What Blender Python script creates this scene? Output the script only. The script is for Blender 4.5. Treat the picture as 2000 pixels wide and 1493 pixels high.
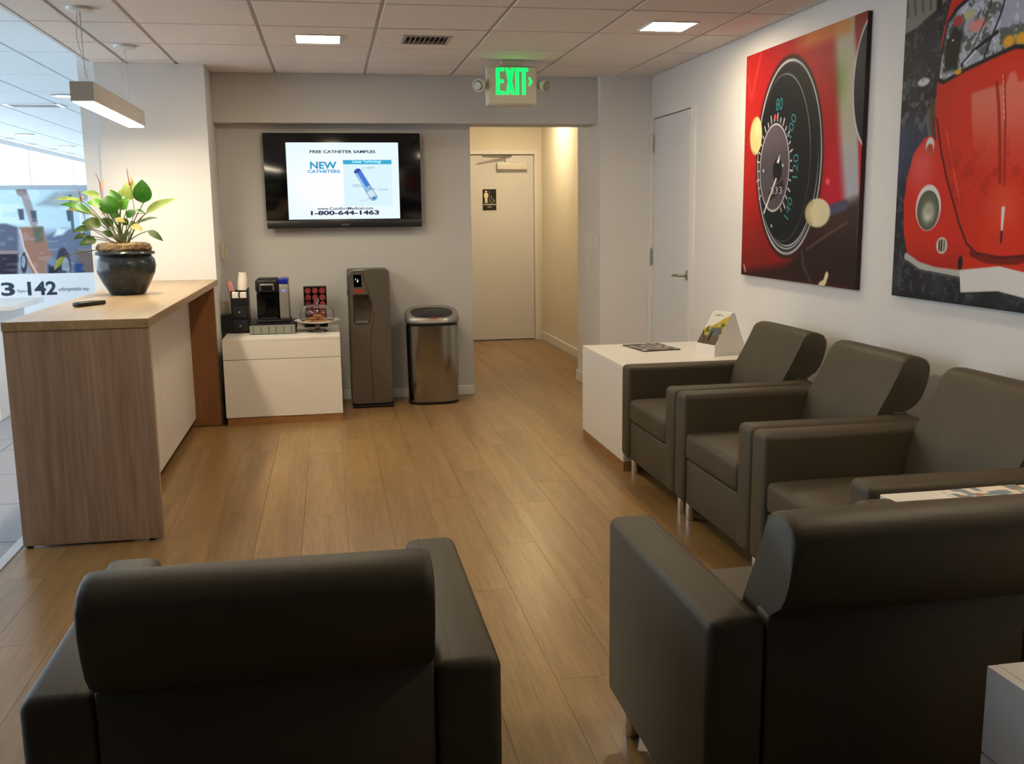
import bpy, bmesh, math, random
import numpy as np
from mathutils import Vector, Matrix
random.seed(7)
EXPOSURE, WORLD, DOWNL, HALLL, PENDL = 0.1, 3.4, 80.0, 300.0, 68.0
for o in list(bpy.data.objects): bpy.data.objects.remove(o)
SC = bpy.context.scene
COL = SC.collection

# ------------------------------------------------------------------ camera, world, exposure
cam_d = bpy.data.cameras.new('camera'); cam = bpy.data.objects.new('camera', cam_d); COL.objects.link(cam)
cam_d.sensor_width = 36.0; cam_d.lens = 36.0*1920.16/2000.0; cam_d.clip_start = 0.05; cam_d.clip_end = 200
yaw, pitch, roll = 0.18080947, 0.16813837, -0.01195058
fw = Vector((math.sin(yaw)*math.cos(pitch), math.cos(yaw)*math.cos(pitch), -math.sin(pitch)))
r0 = Vector((math.cos(yaw), -math.sin(yaw), 0)); u0 = r0.cross(fw)
rr = math.cos(roll)*r0 + math.sin(roll)*u0; uu = -math.sin(roll)*r0 + math.cos(roll)*u0
mw = Matrix((rr, uu, -fw)).transposed().to_4x4(); mw.translation = Vector((0, 0, 1.35))
cam.matrix_world = mw
SC.camera = cam
SC.view_settings.view_transform = 'Standard'; SC.view_settings.look = 'None'
SC.view_settings.gamma = 1.0; SC.view_settings.exposure = EXPOSURE; SC.view_settings.use_curve_mapping = False
wd = bpy.data.worlds.new('world'); SC.world = wd; wd.use_nodes = True
wb = wd.node_tree.nodes['Background']; wb.inputs[0].default_value = (0.72, 0.87, 1.0, 1); wb.inputs[1].default_value = WORLD
# daylight portal in the storefront opening of the showroom (adds no light of its own)
pl = bpy.data.lights.new('storefront_portal', 'AREA'); pl.shape = 'RECTANGLE'; pl.size = 2.5; pl.size_y = 22.0
pl.cycles.is_portal = True
po = bpy.data.objects.new('storefront_portal', pl); COL.objects.link(po)
po.location = (-4.9, 13.0, 1.3); po.rotation_euler = (0, -math.pi/2, 0)

# ------------------------------------------------------------------ helpers
def lin(c):
    c = np.asarray(c, float)/255.0
    return np.where(c <= 0.04045, c/12.92, ((c+0.055)/1.055)**2.4)
MATS = {}
def M(name, col, rough=0.5, metal=0.0, var=0.05, scale=6.0, bump=0.0, bscale=150.0, spec=0.5, emit=0.0, coat=0.0, trans=0.0, stretch=(1, 1, 1), col2=None, ior=1.45, coords='Object', aniso=0.0):
    m = bpy.data.materials.new(name); m.use_nodes = True; nt = m.node_tree; N = nt.nodes; L = nt.links
    b = N['Principled BSDF']; c = [float(x) for x in lin(col)]
    tc = N.new('ShaderNodeTexCoord'); mp = N.new('ShaderNodeMapping'); mp.inputs['Scale'].default_value = stretch
    L.new(tc.outputs[coords], mp.inputs[0])
    nz = N.new('ShaderNodeTexNoise'); nz.inputs['Scale'].default_value = scale; nz.inputs['Detail'].default_value = 4
    L.new(mp.outputs[0], nz.inputs['Vector'])
    rp = N.new('ShaderNodeValToRGB'); rp.color_ramp.elements[0].position = 0.3; rp.color_ramp.elements[1].position = 0.7
    if col2 is None:
        a = [max(0, x*(1-var)) for x in c]; d = [min(1, x*(1+var)) for x in c]
    else:
        a = c; d = [float(x) for x in lin(col2)]
    rp.color_ramp.elements[0].color = (*a, 1); rp.color_ramp.elements[1].color = (*d, 1)
    L.new(nz.outputs[0], rp.inputs[0]); L.new(rp.outputs[0], b.inputs['Base Color'])
    b.inputs['Roughness'].default_value = rough; b.inputs['Metallic'].default_value = metal
    b.inputs['Specular IOR Level'].default_value = spec; b.inputs['IOR'].default_value = ior
    b.inputs['Transmission Weight'].default_value = trans; b.inputs['Coat Weight'].default_value = coat
    b.inputs['Anisotropic'].default_value = aniso
    if emit:
        L.new(rp.outputs[0], b.inputs['Emission Color']); b.inputs['Emission Strength'].default_value = emit
    if bump:
        n2 = N.new('ShaderNodeTexNoise'); n2.inputs['Scale'].default_value = bscale; n2.inputs['Detail'].default_value = 3
        L.new(mp.outputs[0], n2.inputs['Vector'])
        bp = N.new('ShaderNodeBump'); bp.inputs['Strength'].default_value = bump; bp.inputs['Distance'].default_value = 0.002
        L.new(n2.outputs[0], bp.inputs['Height']); L.new(bp.outputs[0], b.inputs['Normal'])
    MATS[name] = m; return m
def wood(name, c1, c2, rough, axis, scale=9.0, rnd=0.0, bump=0.05):
    m = bpy.data.materials.new(name); m.use_nodes = True; nt = m.node_tree; N = nt.nodes; L = nt.links
    b = N['Principled BSDF']; b.inputs['Roughness'].default_value = rough
    tc = N.new('ShaderNodeTexCoord'); oi = N.new('ShaderNodeObjectInfo')
    ad = N.new('ShaderNodeVectorMath'); ad.operation = 'ADD'
    ml = N.new('ShaderNodeMath'); ml.operation = 'MULTIPLY'; ml.inputs[1].default_value = 37.0
    L.new(oi.outputs['Random'], ml.inputs[0]); L.new(tc.outputs['Object'], ad.inputs[0]); L.new(ml.outputs[0], ad.inputs[1])
    mp = N.new('ShaderNodeMapping'); s = [1.0, 1.0, 1.0]; s[axis] = 0.06; mp.inputs['Scale'].default_value = s
    L.new(ad.outputs[0], mp.inputs[0])
    n1 = N.new('ShaderNodeTexNoise'); n1.inputs['Scale'].default_value = scale; n1.inputs['Detail'].default_value = 6; n1.inputs['Distortion'].default_value = 0.6
    n2 = N.new('ShaderNodeTexNoise'); n2.inputs['Scale'].default_value = scale*9; n2.inputs['Detail'].default_value = 4
    L.new(mp.outputs[0], n1.inputs['Vector']); L.new(mp.outputs[0], n2.inputs['Vector'])
    mx = N.new('ShaderNodeMix'); mx.data_type = 'FLOAT'; mx.inputs[0].default_value = 0.42
    L.new(n1.outputs[0], mx.inputs[2]); L.new(n2.outputs[0], mx.inputs[3])
    rp = N.new('ShaderNodeValToRGB'); rp.color_ramp.elements[0].position = 0.33; rp.color_ramp.elements[1].position = 0.68
    rp.color_ramp.elements[0].color = (*[float(x) for x in lin(c1)], 1); rp.color_ramp.elements[1].color = (*[float(x) for x in lin(c2)], 1)
    L.new(mx.outputs[0], rp.inputs[0])
    hs = N.new('ShaderNodeHueSaturation')
    mr = N.new('ShaderNodeMapRange'); mr.inputs[3].default_value = 1-rnd; mr.inputs[4].default_value = 1+rnd
    L.new(oi.outputs['Random'], mr.inputs[0]); L.new(mr.outputs[0], hs.inputs['Value']); L.new(rp.outputs[0], hs.inputs['Color'])
    L.new(hs.outputs[0], b.inputs['Base Color'])
    bp = N.new('ShaderNodeBump'); bp.inputs['Strength'].default_value = bump; bp.inputs['Distance'].default_value = 0.001
    L.new(n2.outputs[0], bp.inputs['Height']); L.new(bp.outputs[0], b.inputs['Normal'])
    MATS[name] = m; return m
def print_mat(name, rough=0.45, emit=0.0):
    m = bpy.data.materials.new(name); m.use_nodes = True; nt = m.node_tree; N = nt.nodes; L = nt.links
    b = N['Principled BSDF']; a = N.new('ShaderNodeAttribute'); a.attribute_name = 'Col'
    nz = N.new('ShaderNodeTexNoise'); nz.inputs['Scale'].default_value = 300
    mx = N.new('ShaderNodeMix'); mx.data_type = 'RGBA'; mx.blend_type = 'OVERLAY'; mx.inputs[0].default_value = 0.06
    L.new(a.outputs['Color'], mx.inputs[6]); L.new(nz.outputs[1], mx.inputs[7])
    if emit:
        b.inputs['Base Color'].default_value = (0.01, 0.01, 0.01, 1); L.new(a.outputs['Color'], b.inputs['Emission Color']); b.inputs['Emission Strength'].default_value = emit
    else: L.new(mx.outputs[2], b.inputs['Base Color'])
    b.inputs['Roughness'].default_value = rough; b.inputs['Specular IOR Level'].default_value = 0.2
    MATS[name] = m; return m

def obj(name, bm, mat, parent=None, loc=None, smooth=None):
    me = bpy.data.meshes.new(name)
    bmesh.ops.recalc_face_normals(bm, faces=bm.faces[:]); bm.to_mesh(me); bm.free()
    if smooth is not None:
        me.polygons.foreach_set('use_smooth', [True]*len(me.polygons)); me.update()
        if smooth < 180:
            try: me.set_sharp_from_angle(angle=math.radians(smooth))
            except Exception: pass
    me.materials.append(MATS[mat] if isinstance(mat, str) else mat)
    o = bpy.data.objects.new(name, me); COL.objects.link(o)
    if parent is not None: o.parent = parent
    if loc: o.location = loc
    return o
def thing(name, label, cat, loc=(0, 0, 0), rz=0.0, group=None):
    o = bpy.data.objects.new(name, None); COL.objects.link(o); o.empty_display_size = 0.05
    o.location = loc; o.rotation_euler = (0, 0, rz); o['label'] = label; o['category'] = cat
    if group: o['group'] = group
    return o
def tag(o, label, cat, group=None):
    o['label'] = label; o['category'] = cat
    if group: o['group'] = group
    return o
def struct(o, label=None, cat=None):
    o['kind'] = 'structure'
    if label: o['label'] = label
    if cat: o['category'] = cat
    return o
def copy_tree(o, parent=None, **kw):
    c = o.copy(); COL.objects.link(c)
    if parent is not None: c.parent = parent
    for k, v in kw.items(): c[k] = v
    for ch in list(o.children): copy_tree(ch, c)
    return c
def box(bm, x0, x1, y0, y1, z0, z1, bev=0.0, seg=2):
    vs = [bm.verts.new((x, y, z)) for x in (x0, x1) for y in (y0, y1) for z in (z0, z1)]
    fs = [(0, 1, 3, 2), (4, 6, 7, 5), (0, 4, 5, 1), (2, 3, 7, 6), (0, 2, 6, 4), (1, 5, 7, 3)]
    F = [bm.faces.new([vs[i] for i in f]) for f in fs]
    if bev > 0:
        E = list({e for f in F for e in f.edges})
        bmesh.ops.bevel(bm, geom=E, offset=bev, segments=seg, profile=0.5, affect='EDGES', clamp_overlap=True)
    return bm
def B(x0, x1, y0, y1, z0, z1, bev=0.0, seg=2): return box(bmesh.new(), x0, x1, y0, y1, z0, z1, bev, seg)
def part(name, mat, parent, x0, x1, y0, y1, z0, z1, bev=0.0, seg=2):
    return obj(name, B(x0, x1, y0, y1, z0, z1, bev, seg), mat, parent, smooth=40 if bev else None)
def lathe(bm, prof, n=32, cx=0, cy=0, sx=1.0, sy=1.0, cap=True, power=2.0):
    rings = []
    for r, z in prof:
        ring = []
        for i in range(n):
            a = 2*math.pi*i/n; c, s = math.cos(a), math.sin(a)
            k = (abs(c)**power+abs(s)**power)**(-1.0/power)
            ring.append(bm.verts.new((cx+r*sx*c*k, cy+r*sy*s*k, z)))
        rings.append(ring)
    for a, b in zip(rings, rings[1:]):
        for i in range(n): bm.faces.new((a[i], a[(i+1) % n], b[(i+1) % n], b[i]))
    if cap:
        for rg in (rings[0], rings[-1]):
            if prof[rings.index(rg)][0] > 1e-6: bm.faces.new(rg)
    return bm
def tube(bm, pts, rad, n=8):
    pts = [Vector(p) for p in pts]; rads = rad if isinstance(rad, (list, tuple)) else [rad]*len(pts)
    rings = []; up = Vector((0, 0, 1))
    for i, p in enumerate(pts):
        d = (pts[min(i+1, len(pts)-1)]-pts[max(i-1, 0)]).normalized()
        s = d.cross(up)
        if s.length < 1e-3: s = d.cross(Vector((1, 0, 0)))
        s.normalize(); t = d.cross(s)
        rings.append([bm.verts.new(p+rads[i]*(math.cos(2*math.pi*k/n)*s+math.sin(2*math.pi*k/n)*t)) for k in range(n)])
    for a, b in zip(rings, rings[1:]):
        for k in range(n): bm.faces.new((a[k], a[(k+1) % n], b[(k+1) % n], b[k]))
    bm.faces.new(rings[0]); bm.faces.new(rings[-1])
    return bm
def prism(bm, poly, axis, a0, a1):
    """polygon of (p,q) in the plane across axis (0: y,z  1: x,z  2: x,y), extruded from a0 to a1"""
    def P(p, q, a): return ((a, p, q), (p, a, q), (p, q, a))[axis]
    A = [bm.verts.new(P(p, q, a0)) for p, q in poly]; C = [bm.verts.new(P(p, q, a1)) for p, q in poly]
    n = len(poly); F = [bm.faces.new(A), bm.faces.new(C)]
    for i in range(n): F.append(bm.faces.new((A[i], A[(i+1) % n], C[(i+1) % n], C[i])))
    return F
def disc(bm, cx, cz, r, y0, y1, n=20, rx=1.0):
    return prism(bm, [(cx+rx*r*math.cos(2*math.pi*i/n), cz+r*math.sin(2*math.pi*i/n)) for i in range(n)], 1, y0, y1)
def text(name, s, mat, parent, frame, x0, x1, z0, z1, depth=0.001, bold=0.0):
    """lettering fitted to the rectangle x0..x1 , z0..z1 of frame (origin, right, up, out)"""
    cu = bpy.data.curves.new(name, 'FONT'); cu.body = s; cu.resolution_u = 3; cu.offset = bold
    to = bpy.data.objects.new(name, cu); COL.objects.link(to)
    dg = bpy.context.evaluated_depsgraph_get(); dg.update()
    me = bpy.data.meshes.new_from_object(to.evaluated_get(dg))
    bpy.data.objects.remove(to); bpy.data.curves.remove(cu)
    n = len(me.vertices); co = np.empty(n*3); me.vertices.foreach_get('co', co); co = co.reshape(-1, 3)
    mn, mxx = co.min(0), co.max(0); O, R, U, D = [np.array(v, float) for v in frame]
    a = x0+(co[:, 0]-mn[0])/(mxx[0]-mn[0]+1e-9)*(x1-x0); b = z0+(co[:, 1]-mn[1])/(mxx[1]-mn[1]+1e-9)*(z1-z0)
    P = O+a[:, None]*R+b[:, None]*U+depth*D
    me.vertices.foreach_set('co', P.ravel()); me.update(); me.materials.clear(); me.materials.append(MATS[mat])
    o = bpy.data.objects.new(name, me); COL.objects.link(o)
    if parent is not None: o.parent = parent
    return o
def print_sheet(name, mat, parent, frame, w, h, nx, ny, paint):
    """flat printed sheet: frame = (origin at top left, right, down)"""
    O, R, D = [np.array(v, float) for v in frame]
    u, v = np.meshgrid(np.linspace(0, 1, nx), np.linspace(0, 1, ny))
    rgb = paint(u, v)
    P = O+(u*w)[..., None]*R+(v*h)[..., None]*D
    idx = np.arange(nx*ny).reshape(ny, nx)
    q = np.stack([idx[:-1, :-1], idx[1:, :-1], idx[1:, 1:], idx[:-1, 1:]], -1).reshape(-1, 4)
    me = bpy.data.meshes.new(name); me.from_pydata(P.reshape(-1, 3).tolist(), [], q.tolist())
    at = me.color_attributes.new('Col', 'FLOAT_COLOR', 'POINT')
    c = np.ones((nx*ny, 4)); c[:, :3] = lin(np.clip(rgb, 0, 255).reshape(-1, 3)); at.data.foreach_set('color', c.ravel())
    me.materials.append(MATS[mat]); o = bpy.data.objects.new(name, me); COL.objects.link(o)
    if parent is not None: o.parent = parent
    return o

# ------------------------------------------------------------------ materials
M('wall_paint', (222, 221, 220), 0.75, var=0.015, scale=3, bump=0.05, bscale=250)
M('wall_paint_shaded', (198, 198, 198), 0.75, var=0.015, scale=3, bump=0.05, bscale=250)  # wall paint greyed to stand for weaker light on back wall and header
M('low_bounce_grey', (92, 88, 84), 0.8)  # unseen rear wall only, darkened to cut bounce light on the chair backs
M('hall_paint', (226, 220, 208), 0.75, var=0.015, scale=3, bump=0.05, bscale=250)
M('door_paint', (218, 219, 222), 0.45, var=0.012, scale=2)
M('trim_paint', (228, 228, 228), 0.4, var=0.01)
M('tile_white', (226, 219, 214), 0.9, var=0.06, scale=60, bump=0.25, bscale=300)
M('tile_show', (206, 212, 214), 0.9, var=0.05, scale=60, bump=0.25, bscale=300)
M('grid_metal', (182, 172, 170), 0.6, var=0.03)
M('grid_show', (170, 182, 190), 0.6, var=0.03)
wood('plank_wood', (118, 89, 52), (160, 129, 84), 0.30, 1, 11.0, 0.04, 0.03)
M('subfloor', (104, 76, 44), 0.8)
M('show_tile', (152, 150, 154), 0.45, var=0.06, scale=4)
M('show_joint', (110, 108, 108), 0.8)
M('metal_strip', (205, 205, 205), 0.4, 0.3)
wood('counter_wood', (138, 114, 97), (188, 162, 141), 0.42, 2, 7.0, 0.02, 0.04)
wood('counter_top_wood', (150, 126, 94), (186, 160, 124), 0.3, 1, 7.0, 0.0, 0.03)
wood('brown_wood', (112, 72, 40), (140, 94, 54), 0.45, 2, 7.0, 0.0, 0.03)
wood('kick_wood', (132, 92, 54), (164, 120, 76), 0.4, 1, 7.0, 0.0, 0.03)
M('laminate', (226, 222, 216), 0.32, var=0.01, scale=2)
M('black', (14, 14, 15), 0.45)
M('black_gloss', (7, 8, 12), 0.12, var=0.02)
M('dark_gap', (24, 22, 20), 0.9)
M('leather', (70, 63, 47), 0.54, var=0.10, scale=5, bump=0.18, bscale=420, spec=0.45)
M('chrome', (236, 238, 242), 0.16, 1.0, var=0.01)
M('steel', (164, 163, 160), 0.17, 1.0, var=0.05, scale=40, stretch=(30, 30, 0.4), aniso=0.8)
M('satin_steel', (168, 165, 160), 0.35, 1.0)
M('silver_plastic', (150, 148, 145), 0.35, 0.5)
M('bronze', (116, 110, 101), 0.34, 0.6, var=0.04)
M('bronze_dark', (52, 46, 38), 0.4, 0.3)
M('dark_plastic', (30, 32, 34), 0.35)
M('grey_plastic', (92, 96, 92), 0.4)
M('clear_plastic', (170, 175, 165), 0.25, var=0.03, trans=0.4)
M('white_plastic', (222, 220, 214), 0.4, var=0.01)
M('beige_plastic', (196, 192, 170), 0.5)
M('pink_paper', (205, 150, 146), 0.8)
M('paper_cup', (235, 226, 214), 0.7, var=0.02)
M('paper', (236, 232, 226), 0.75, var=0.02)
M('stirrer', (176, 152, 116), 0.7, col2=(150, 126, 92))
M('glass', (255, 255, 255), 0.02, trans=1.0, var=0.0, ior=1.45)
M('china', (232, 230, 222), 0.15, var=0.01)
M('cookie', (196, 132, 74), 0.85, scale=60, col2=(226, 172, 112), bump=0.5, bscale=90)
M('pod_red', (140, 62, 60), 0.25, var=0.2, scale=60)
M('blue_gloss', (18, 40, 150), 0.2)
M('blue_led', (60, 90, 255), 0.3, emit=3.0)
M('lamp_white', (255, 232, 196), 0.5, var=0.0, emit=DOWNL)
M('hall_lamp', (255, 226, 176), 0.5, var=0.0, emit=HALLL)
M('pend_lamp', (255, 238, 206), 0.5, var=0.0, emit=PENDL)
M('show_lamp', (255, 240, 220), 0.5, var=0.0, emit=12)
M('pend_metal', (188, 184, 178), 0.4, 0.2)
M('exit_green', (0, 255, 96), 0.4, var=0.0, emit=1.6)
M('exit_body', (206, 202, 186), 0.5, var=0.01)
M('ceramic', (26, 32, 38), 0.18, var=0.5, scale=90, col2=(58, 64, 66), bump=0.25, bscale=120)
M('moss', (96, 78, 52), 0.95, scale=40, col2=(146, 122, 88), bump=0.8, bscale=90)
M('leaf_green', (46, 100, 28), 0.4, scale=14, col2=(74, 134, 40))
M('leaf_light', (126, 152, 70), 0.45, scale=14, col2=(176, 190, 112))
M('leaf_dark', (52, 84, 30), 0.45, scale=14, col2=(92, 116, 44))
M('leaf_bright', (76, 146, 36), 0.4, scale=14, col2=(112, 172, 54))
M('leaf_yellow', (160, 156, 72), 0.5, scale=14, col2=(192, 182, 110))
M('leaf_brown', (196, 142, 70), 0.6, scale=20, col2=(120, 78, 40))
M('stem_green', (74, 92, 40), 0.5, col2=(120, 120, 60), scale=20)
M('stem_red', (120, 48, 44), 0.5)
M('flower_pink', (232, 176, 152), 0.5, col2=(240, 202, 178), scale=20)
M('canvas_side', (70, 26, 24), 0.6, scale=4, col2=(36, 36, 38))
M('teal_ink', (40, 120, 128), 0.6)
M('grey_ink', (172, 168, 166), 0.6)
M('sign_black', (24, 22, 20), 0.5)
M('sign_white', (240, 226, 196), 0.6, var=0.01)
M('text_navy', (20, 34, 84), 0.6, var=0.0, emit=0.35)
M('text_cyan', (20, 128, 176), 0.6, var=0.0, emit=0.9)
M('text_pale', (176, 232, 246), 0.6, var=0.0, emit=0.9)
M('text_logo', (150, 150, 155), 0.4)
M('text_dark', (36, 48, 62), 0.6)
M('red_led', (150, 40, 30), 0.4, emit=0.15)
print_mat('print_matte', 0.6); print_mat('print_screen', 0.3, 1.0)
# ------------------------------------------------------------------ the setting
ZC = 2.335; XR = 2.37; YH = 7.21; YT = 7.35; ZS = 2.60; XS = -4.85
def wallbox(name, mat, *a, **k): return struct(obj(name, B(*a), mat))
# floor: planks proud of a sub-floor
floor = struct(obj('floor', B(-1.315, 2.5, -5.2, 10.7, -0.08, -0.006), 'subfloor'))
PW, PL = 0.192, 1.22
bm = B(-PW/2+0.0004, PW/2-0.0004, -PL/2+0.0004, PL/2-0.0004, -0.006, 0.0, 0.0004, 1)
p0 = obj('plank', bm, 'plank_wood', floor, (0, -50, 0)); first = True
def put_plank(x0, x1, y0, y1):
    global first
    full = abs(x1-x0-PW) < 1e-6 and abs(y1-y0-PL) < 1e-6
    if full:
        if first: p = p0; first = False
        else: p = p0.copy(); COL.objects.link(p)
        p.location = ((x0+x1)/2, (y0+y1)/2, 0)
    else:
        w, l = x1-x0, y1-y0
        obj('plank', B(-w/2+0.0006, w/2-0.0006, -l/2+0.0006, l/2-0.0006, -0.006, 0.0), 'plank_wood', floor, ((x0+x1)/2, (y0+y1)/2, 0))
i = 0; x = -1.315
while x < 2.36:
    off = (0.0, 0.52, 0.25, 0.83, 0.40)[i % 5]*PL
    y = 0.2-off
    while y < 10.56:
        x1 = min(x+PW, 2.37); xa = x; ya, yb = max(y, 0.2), y+PL
        if ya >= 7.3:
            if x1 <= 1.05: y += PL; continue
            xa = x
        if yb > 7.36 and x1 <= 1.05: yb = 7.36
        yb = min(yb, 10.56)
        if yb-ya > 0.03: put_plank(xa, x1, ya, yb)
        y += PL
    x += PW; i += 1
bm = bmesh.new(); box(bm, -1.315, 2.37, -5.0, 0.2, -0.006, -0.0004)
obj('plank', bm, 'plank_wood', floor)
# showroom floor with large grey tiles, and the metal edge strip
sf = struct(obj('floor_showroom', B(XS, -1.36, -5.2, 24.0, -0.08, -0.005), 'show_joint'))
t0 = None
for a in range(4):
    for b in range(13):
        x0 = -1.362-(a+1)*0.61; y0 = 2.52+b*0.61-0.3*(a % 2)
        if t0 is None: t0 = obj('floor_tile', B(0.003, 0.607, 0.003, 0.607, -0.005, 0, 0.0008, 1), 'show_tile', sf, (x0, y0, 0))
        else:
            t = t0.copy(); COL.objects.link(t); t.location = (x0, y0, 0)
obj('floor_tile', B(XS, -1.365, -5.2, 2.2, -0.005, -0.0005), 'show_tile', sf)
obj('floor_tile', B(XS, -1.365, 10.5, 24.0, -0.005, -0.0005), 'show_tile', sf)
obj('floor_tile', B(XS, -3.81, 2.2, 10.5, -0.005, -0.0005), 'show_tile', sf)
struct(obj('trim_1', B(-1.362, -1.316, -5.0, 6.85, -0.01, 0.005, 0.002, 1), 'metal_strip'))
# suspended ceiling: tegular tiles dropped a little below the bars
ceil = struct(obj('ceiling', B(-1.44, 2.5, -5.2, 7.36, ZC+0.014, ZC+0.06), 'tile_white'))
XC = [-1.44, -1.22, -0.915, -0.315, 0.295, 0.905, 1.505, 2.11, 2.37]
YC = [YH, 6.70, 6.09, 5.48, 4.87, 4.26, 3.65, 3.04, 2.43, 1.82, 1.21, 0.60, -0.01, -0.62, -1.23, -1.84]
cache = {}
G = 0.0095
for xa, xb in zip(XC, XC[1:]):
    for yb, ya in zip(YC, YC[1:]):
        if abs(xa-0.295) < .01 and abs(ya-5.48) < .01: continue     # the air-vent panel
        w, l = round(xb-xa, 3), round(yb-ya, 3)
        if (w, l) not in cache:
            cache[(w, l)] = obj('ceiling_tile', B(G, w-G, G, l-G, 0.0, 0.014, 0.003, 1), 'tile_white', ceil, (xa, ya, ZC))
        else:
            c = cache[(w, l)].copy(); COL.objects.link(c); c.location = (xa, ya, ZC)
for xa in XC[1:-1]: obj('grid_bar', B(xa-0.0115, xa+0.0115, -1.84, YH, ZC+0.007, ZC+0.0139), 'grid_metal', ceil)
for ya in YC[1:-1]:
    for xa, xb in zip(XC, XC[1:]): obj('grid_bar', B(xa+0.012, xb-0.012, ya-0.0115, ya+0.0115, ZC+0.0072, ZC+0.0138), 'grid_metal', ceil)
# showroom ceiling, higher
cs = struct(obj('ceiling_showroom', B(XS, -1.44, -5.2, 24.0, ZS+0.014, ZS+0.06), 'tile_show'))
s0 = None
for a in range(6):
    for b in range(14):
        x1 = -1.62-a*0.61 ; y0 = 4.55+b*1.22
        if x1-0.61 < XS: continue
        if s0 is None: s0 = obj('ceiling_tile', B(-0.60, -0.012, 0.012, 1.208, 0, 0.014, 0.002, 1), 'tile_show', cs, (x1, y0, ZS))
        else:
            t = s0.copy(); COL.objects.link(t); t.location = (x1, y0, ZS)
for a in range(7):
    x1 = -1.62-a*0.61
    if x1 > XS: obj('grid_bar', B(x1-0.011, x1+0.011, 4.0, 22.0, ZS+0.005, ZS+0.013), 'grid_show', cs)
for b in range(15): obj('grid_bar', B(XS, -1.45, 4.55+b*1.22-0.011, 4.55+b*1.22+0.011, ZS+0.0052, ZS+0.0128), 'grid_show', cs)
struct(obj('trim_2', B(-1.46, -1.44, -5.0, 6.84, ZC, ZS+0.014), 'wall_paint'))          # fascia where the low ceiling ends
# walls
wallbox('wall_back', 'wall_paint_shaded', -0.747, 1.05, YT, YT+0.13, 0, ZC+0.013)
bm = bmesh.new(); box(bm, -0.747, 1.98, YH, YT-0.001, 2.004, ZC+0.013); box(bm, 1.051, 1.98, YT-0.001, YT+0.13, 2.004, ZC+0.013)
struct(obj('wall_header', bm, 'wall_paint_shaded'))
wallbox('wall_column', 'wall_paint', -1.42, -0.748, 6.85, 7.48, 0, ZC-0.0005)
wallbox('wall_column_strip', 'wall_paint', -1.53, -1.4215, 6.90, 7.05, 0, ZS)
wallbox('wall_showroom', 'wall_paint', -1.53, -1.43, 7.06, 24.0, 0, ZS)
wallbox('wall_pier', 'wall_paint', 1.981, 2.50, 7.13, 7.80, 0, ZC+0.013)
bm = bmesh.new(); y0, y1, zt = 6.285, 7.098, 2.035
box(bm, XR, XR+0.12, -5.0, y0, 0, ZC+0.013); box(bm, XR, XR+0.12, y1, 7.129, 0, ZC+0.013); box(bm, XR, XR+0.12, y0, y1, zt, ZC+0.013)
struct(obj('wall_right', bm, 'wall_paint'))
wallbox('wall_hall_right', 'hall_paint', 2.28, 2.40, 7.81, 10.55, 0, 2.44)
wallbox('wall_hall_left', 'hall_paint', 0.93, 1.049, 7.485, 10.55, 0, 2.44)
bm = bmesh.new(); dx0, dx1, dzt = 1.29, 2.197, 1.99
box(bm, 0.93, dx0, 10.551, 10.67, 0, 2.44); box(bm, dx1, 2.40, 10.551, 10.67, 0, 2.44); box(bm, dx0, dx1, 10.551, 10.67, dzt, 2.44)
struct(obj('wall_hall_end', bm, 'hall_paint'))
wallbox('light_stop_hall_door', 'hall_paint', 1.0, 2.45, 10.671, 10.70, 0, 2.44)  # added unseen panel, stops outside light leaking around the hall door
wallbox('light_stop_closet_door', 'wall_paint', XR+0.121, XR+0.14, 6.1, 7.13, 0, 2.3)  # added unseen panel, keeps outside light out of the closet door gaps
wallbox('ceiling_hall', 'hall_paint', 1.05, 2.28, 7.485, 10.55, 2.445, 2.50)
wallbox('wall_behind', 'low_bounce_grey', XS, 2.5, -5.2, -5.0, 0, ZS)
wallbox('wall_showroom_end', 'wall_paint', XS, -1.53, 24.0, 24.1, 0, ZS)
# storefront: sill wall, posts and rails of the big daylight windows on the far left
bm = B(XS-0.12, XS, -5.0, 3.0, 0, ZS); struct(obj('wall_left', bm, 'wall_paint'))
for n, yy in enumerate(np.arange(3.0, 24.0, 3.0)):
    w = struct(thing('window_%d' % (n+1), 'tall storefront window of the showroom with white frame', 'window', (XS-0.05, yy, 0)))
    del w['label']; del w['category']
    obj('window_frame', B(-0.03, 0.03, 0, 0.05, 0.0, ZS), 'trim_paint', w)
    obj('window_sill', B(-0.03, 0.03, 0.05, 3.0, 0.0, 0.1), 'trim_paint', w)
    obj('window_head', B(-0.03, 0.03, 0.05, 3.0, ZS-0.08, ZS), 'trim_paint', w)
# baseboards
def base(name, *a): struct(obj(name, B(*a, 0.004, 1), 'trim_paint', smooth=40))
base('baseboard_hall', 2.266, 2.279, 7.82, 10.53, 0, 0.09)
base('baseboard_pier', 1.967, 1.980, 7.14, 7.81, 0, 0.09)
base('baseboard_back', 0.06, 1.05, YT-0.012, YT-0.001, 0, 0.075)
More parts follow.
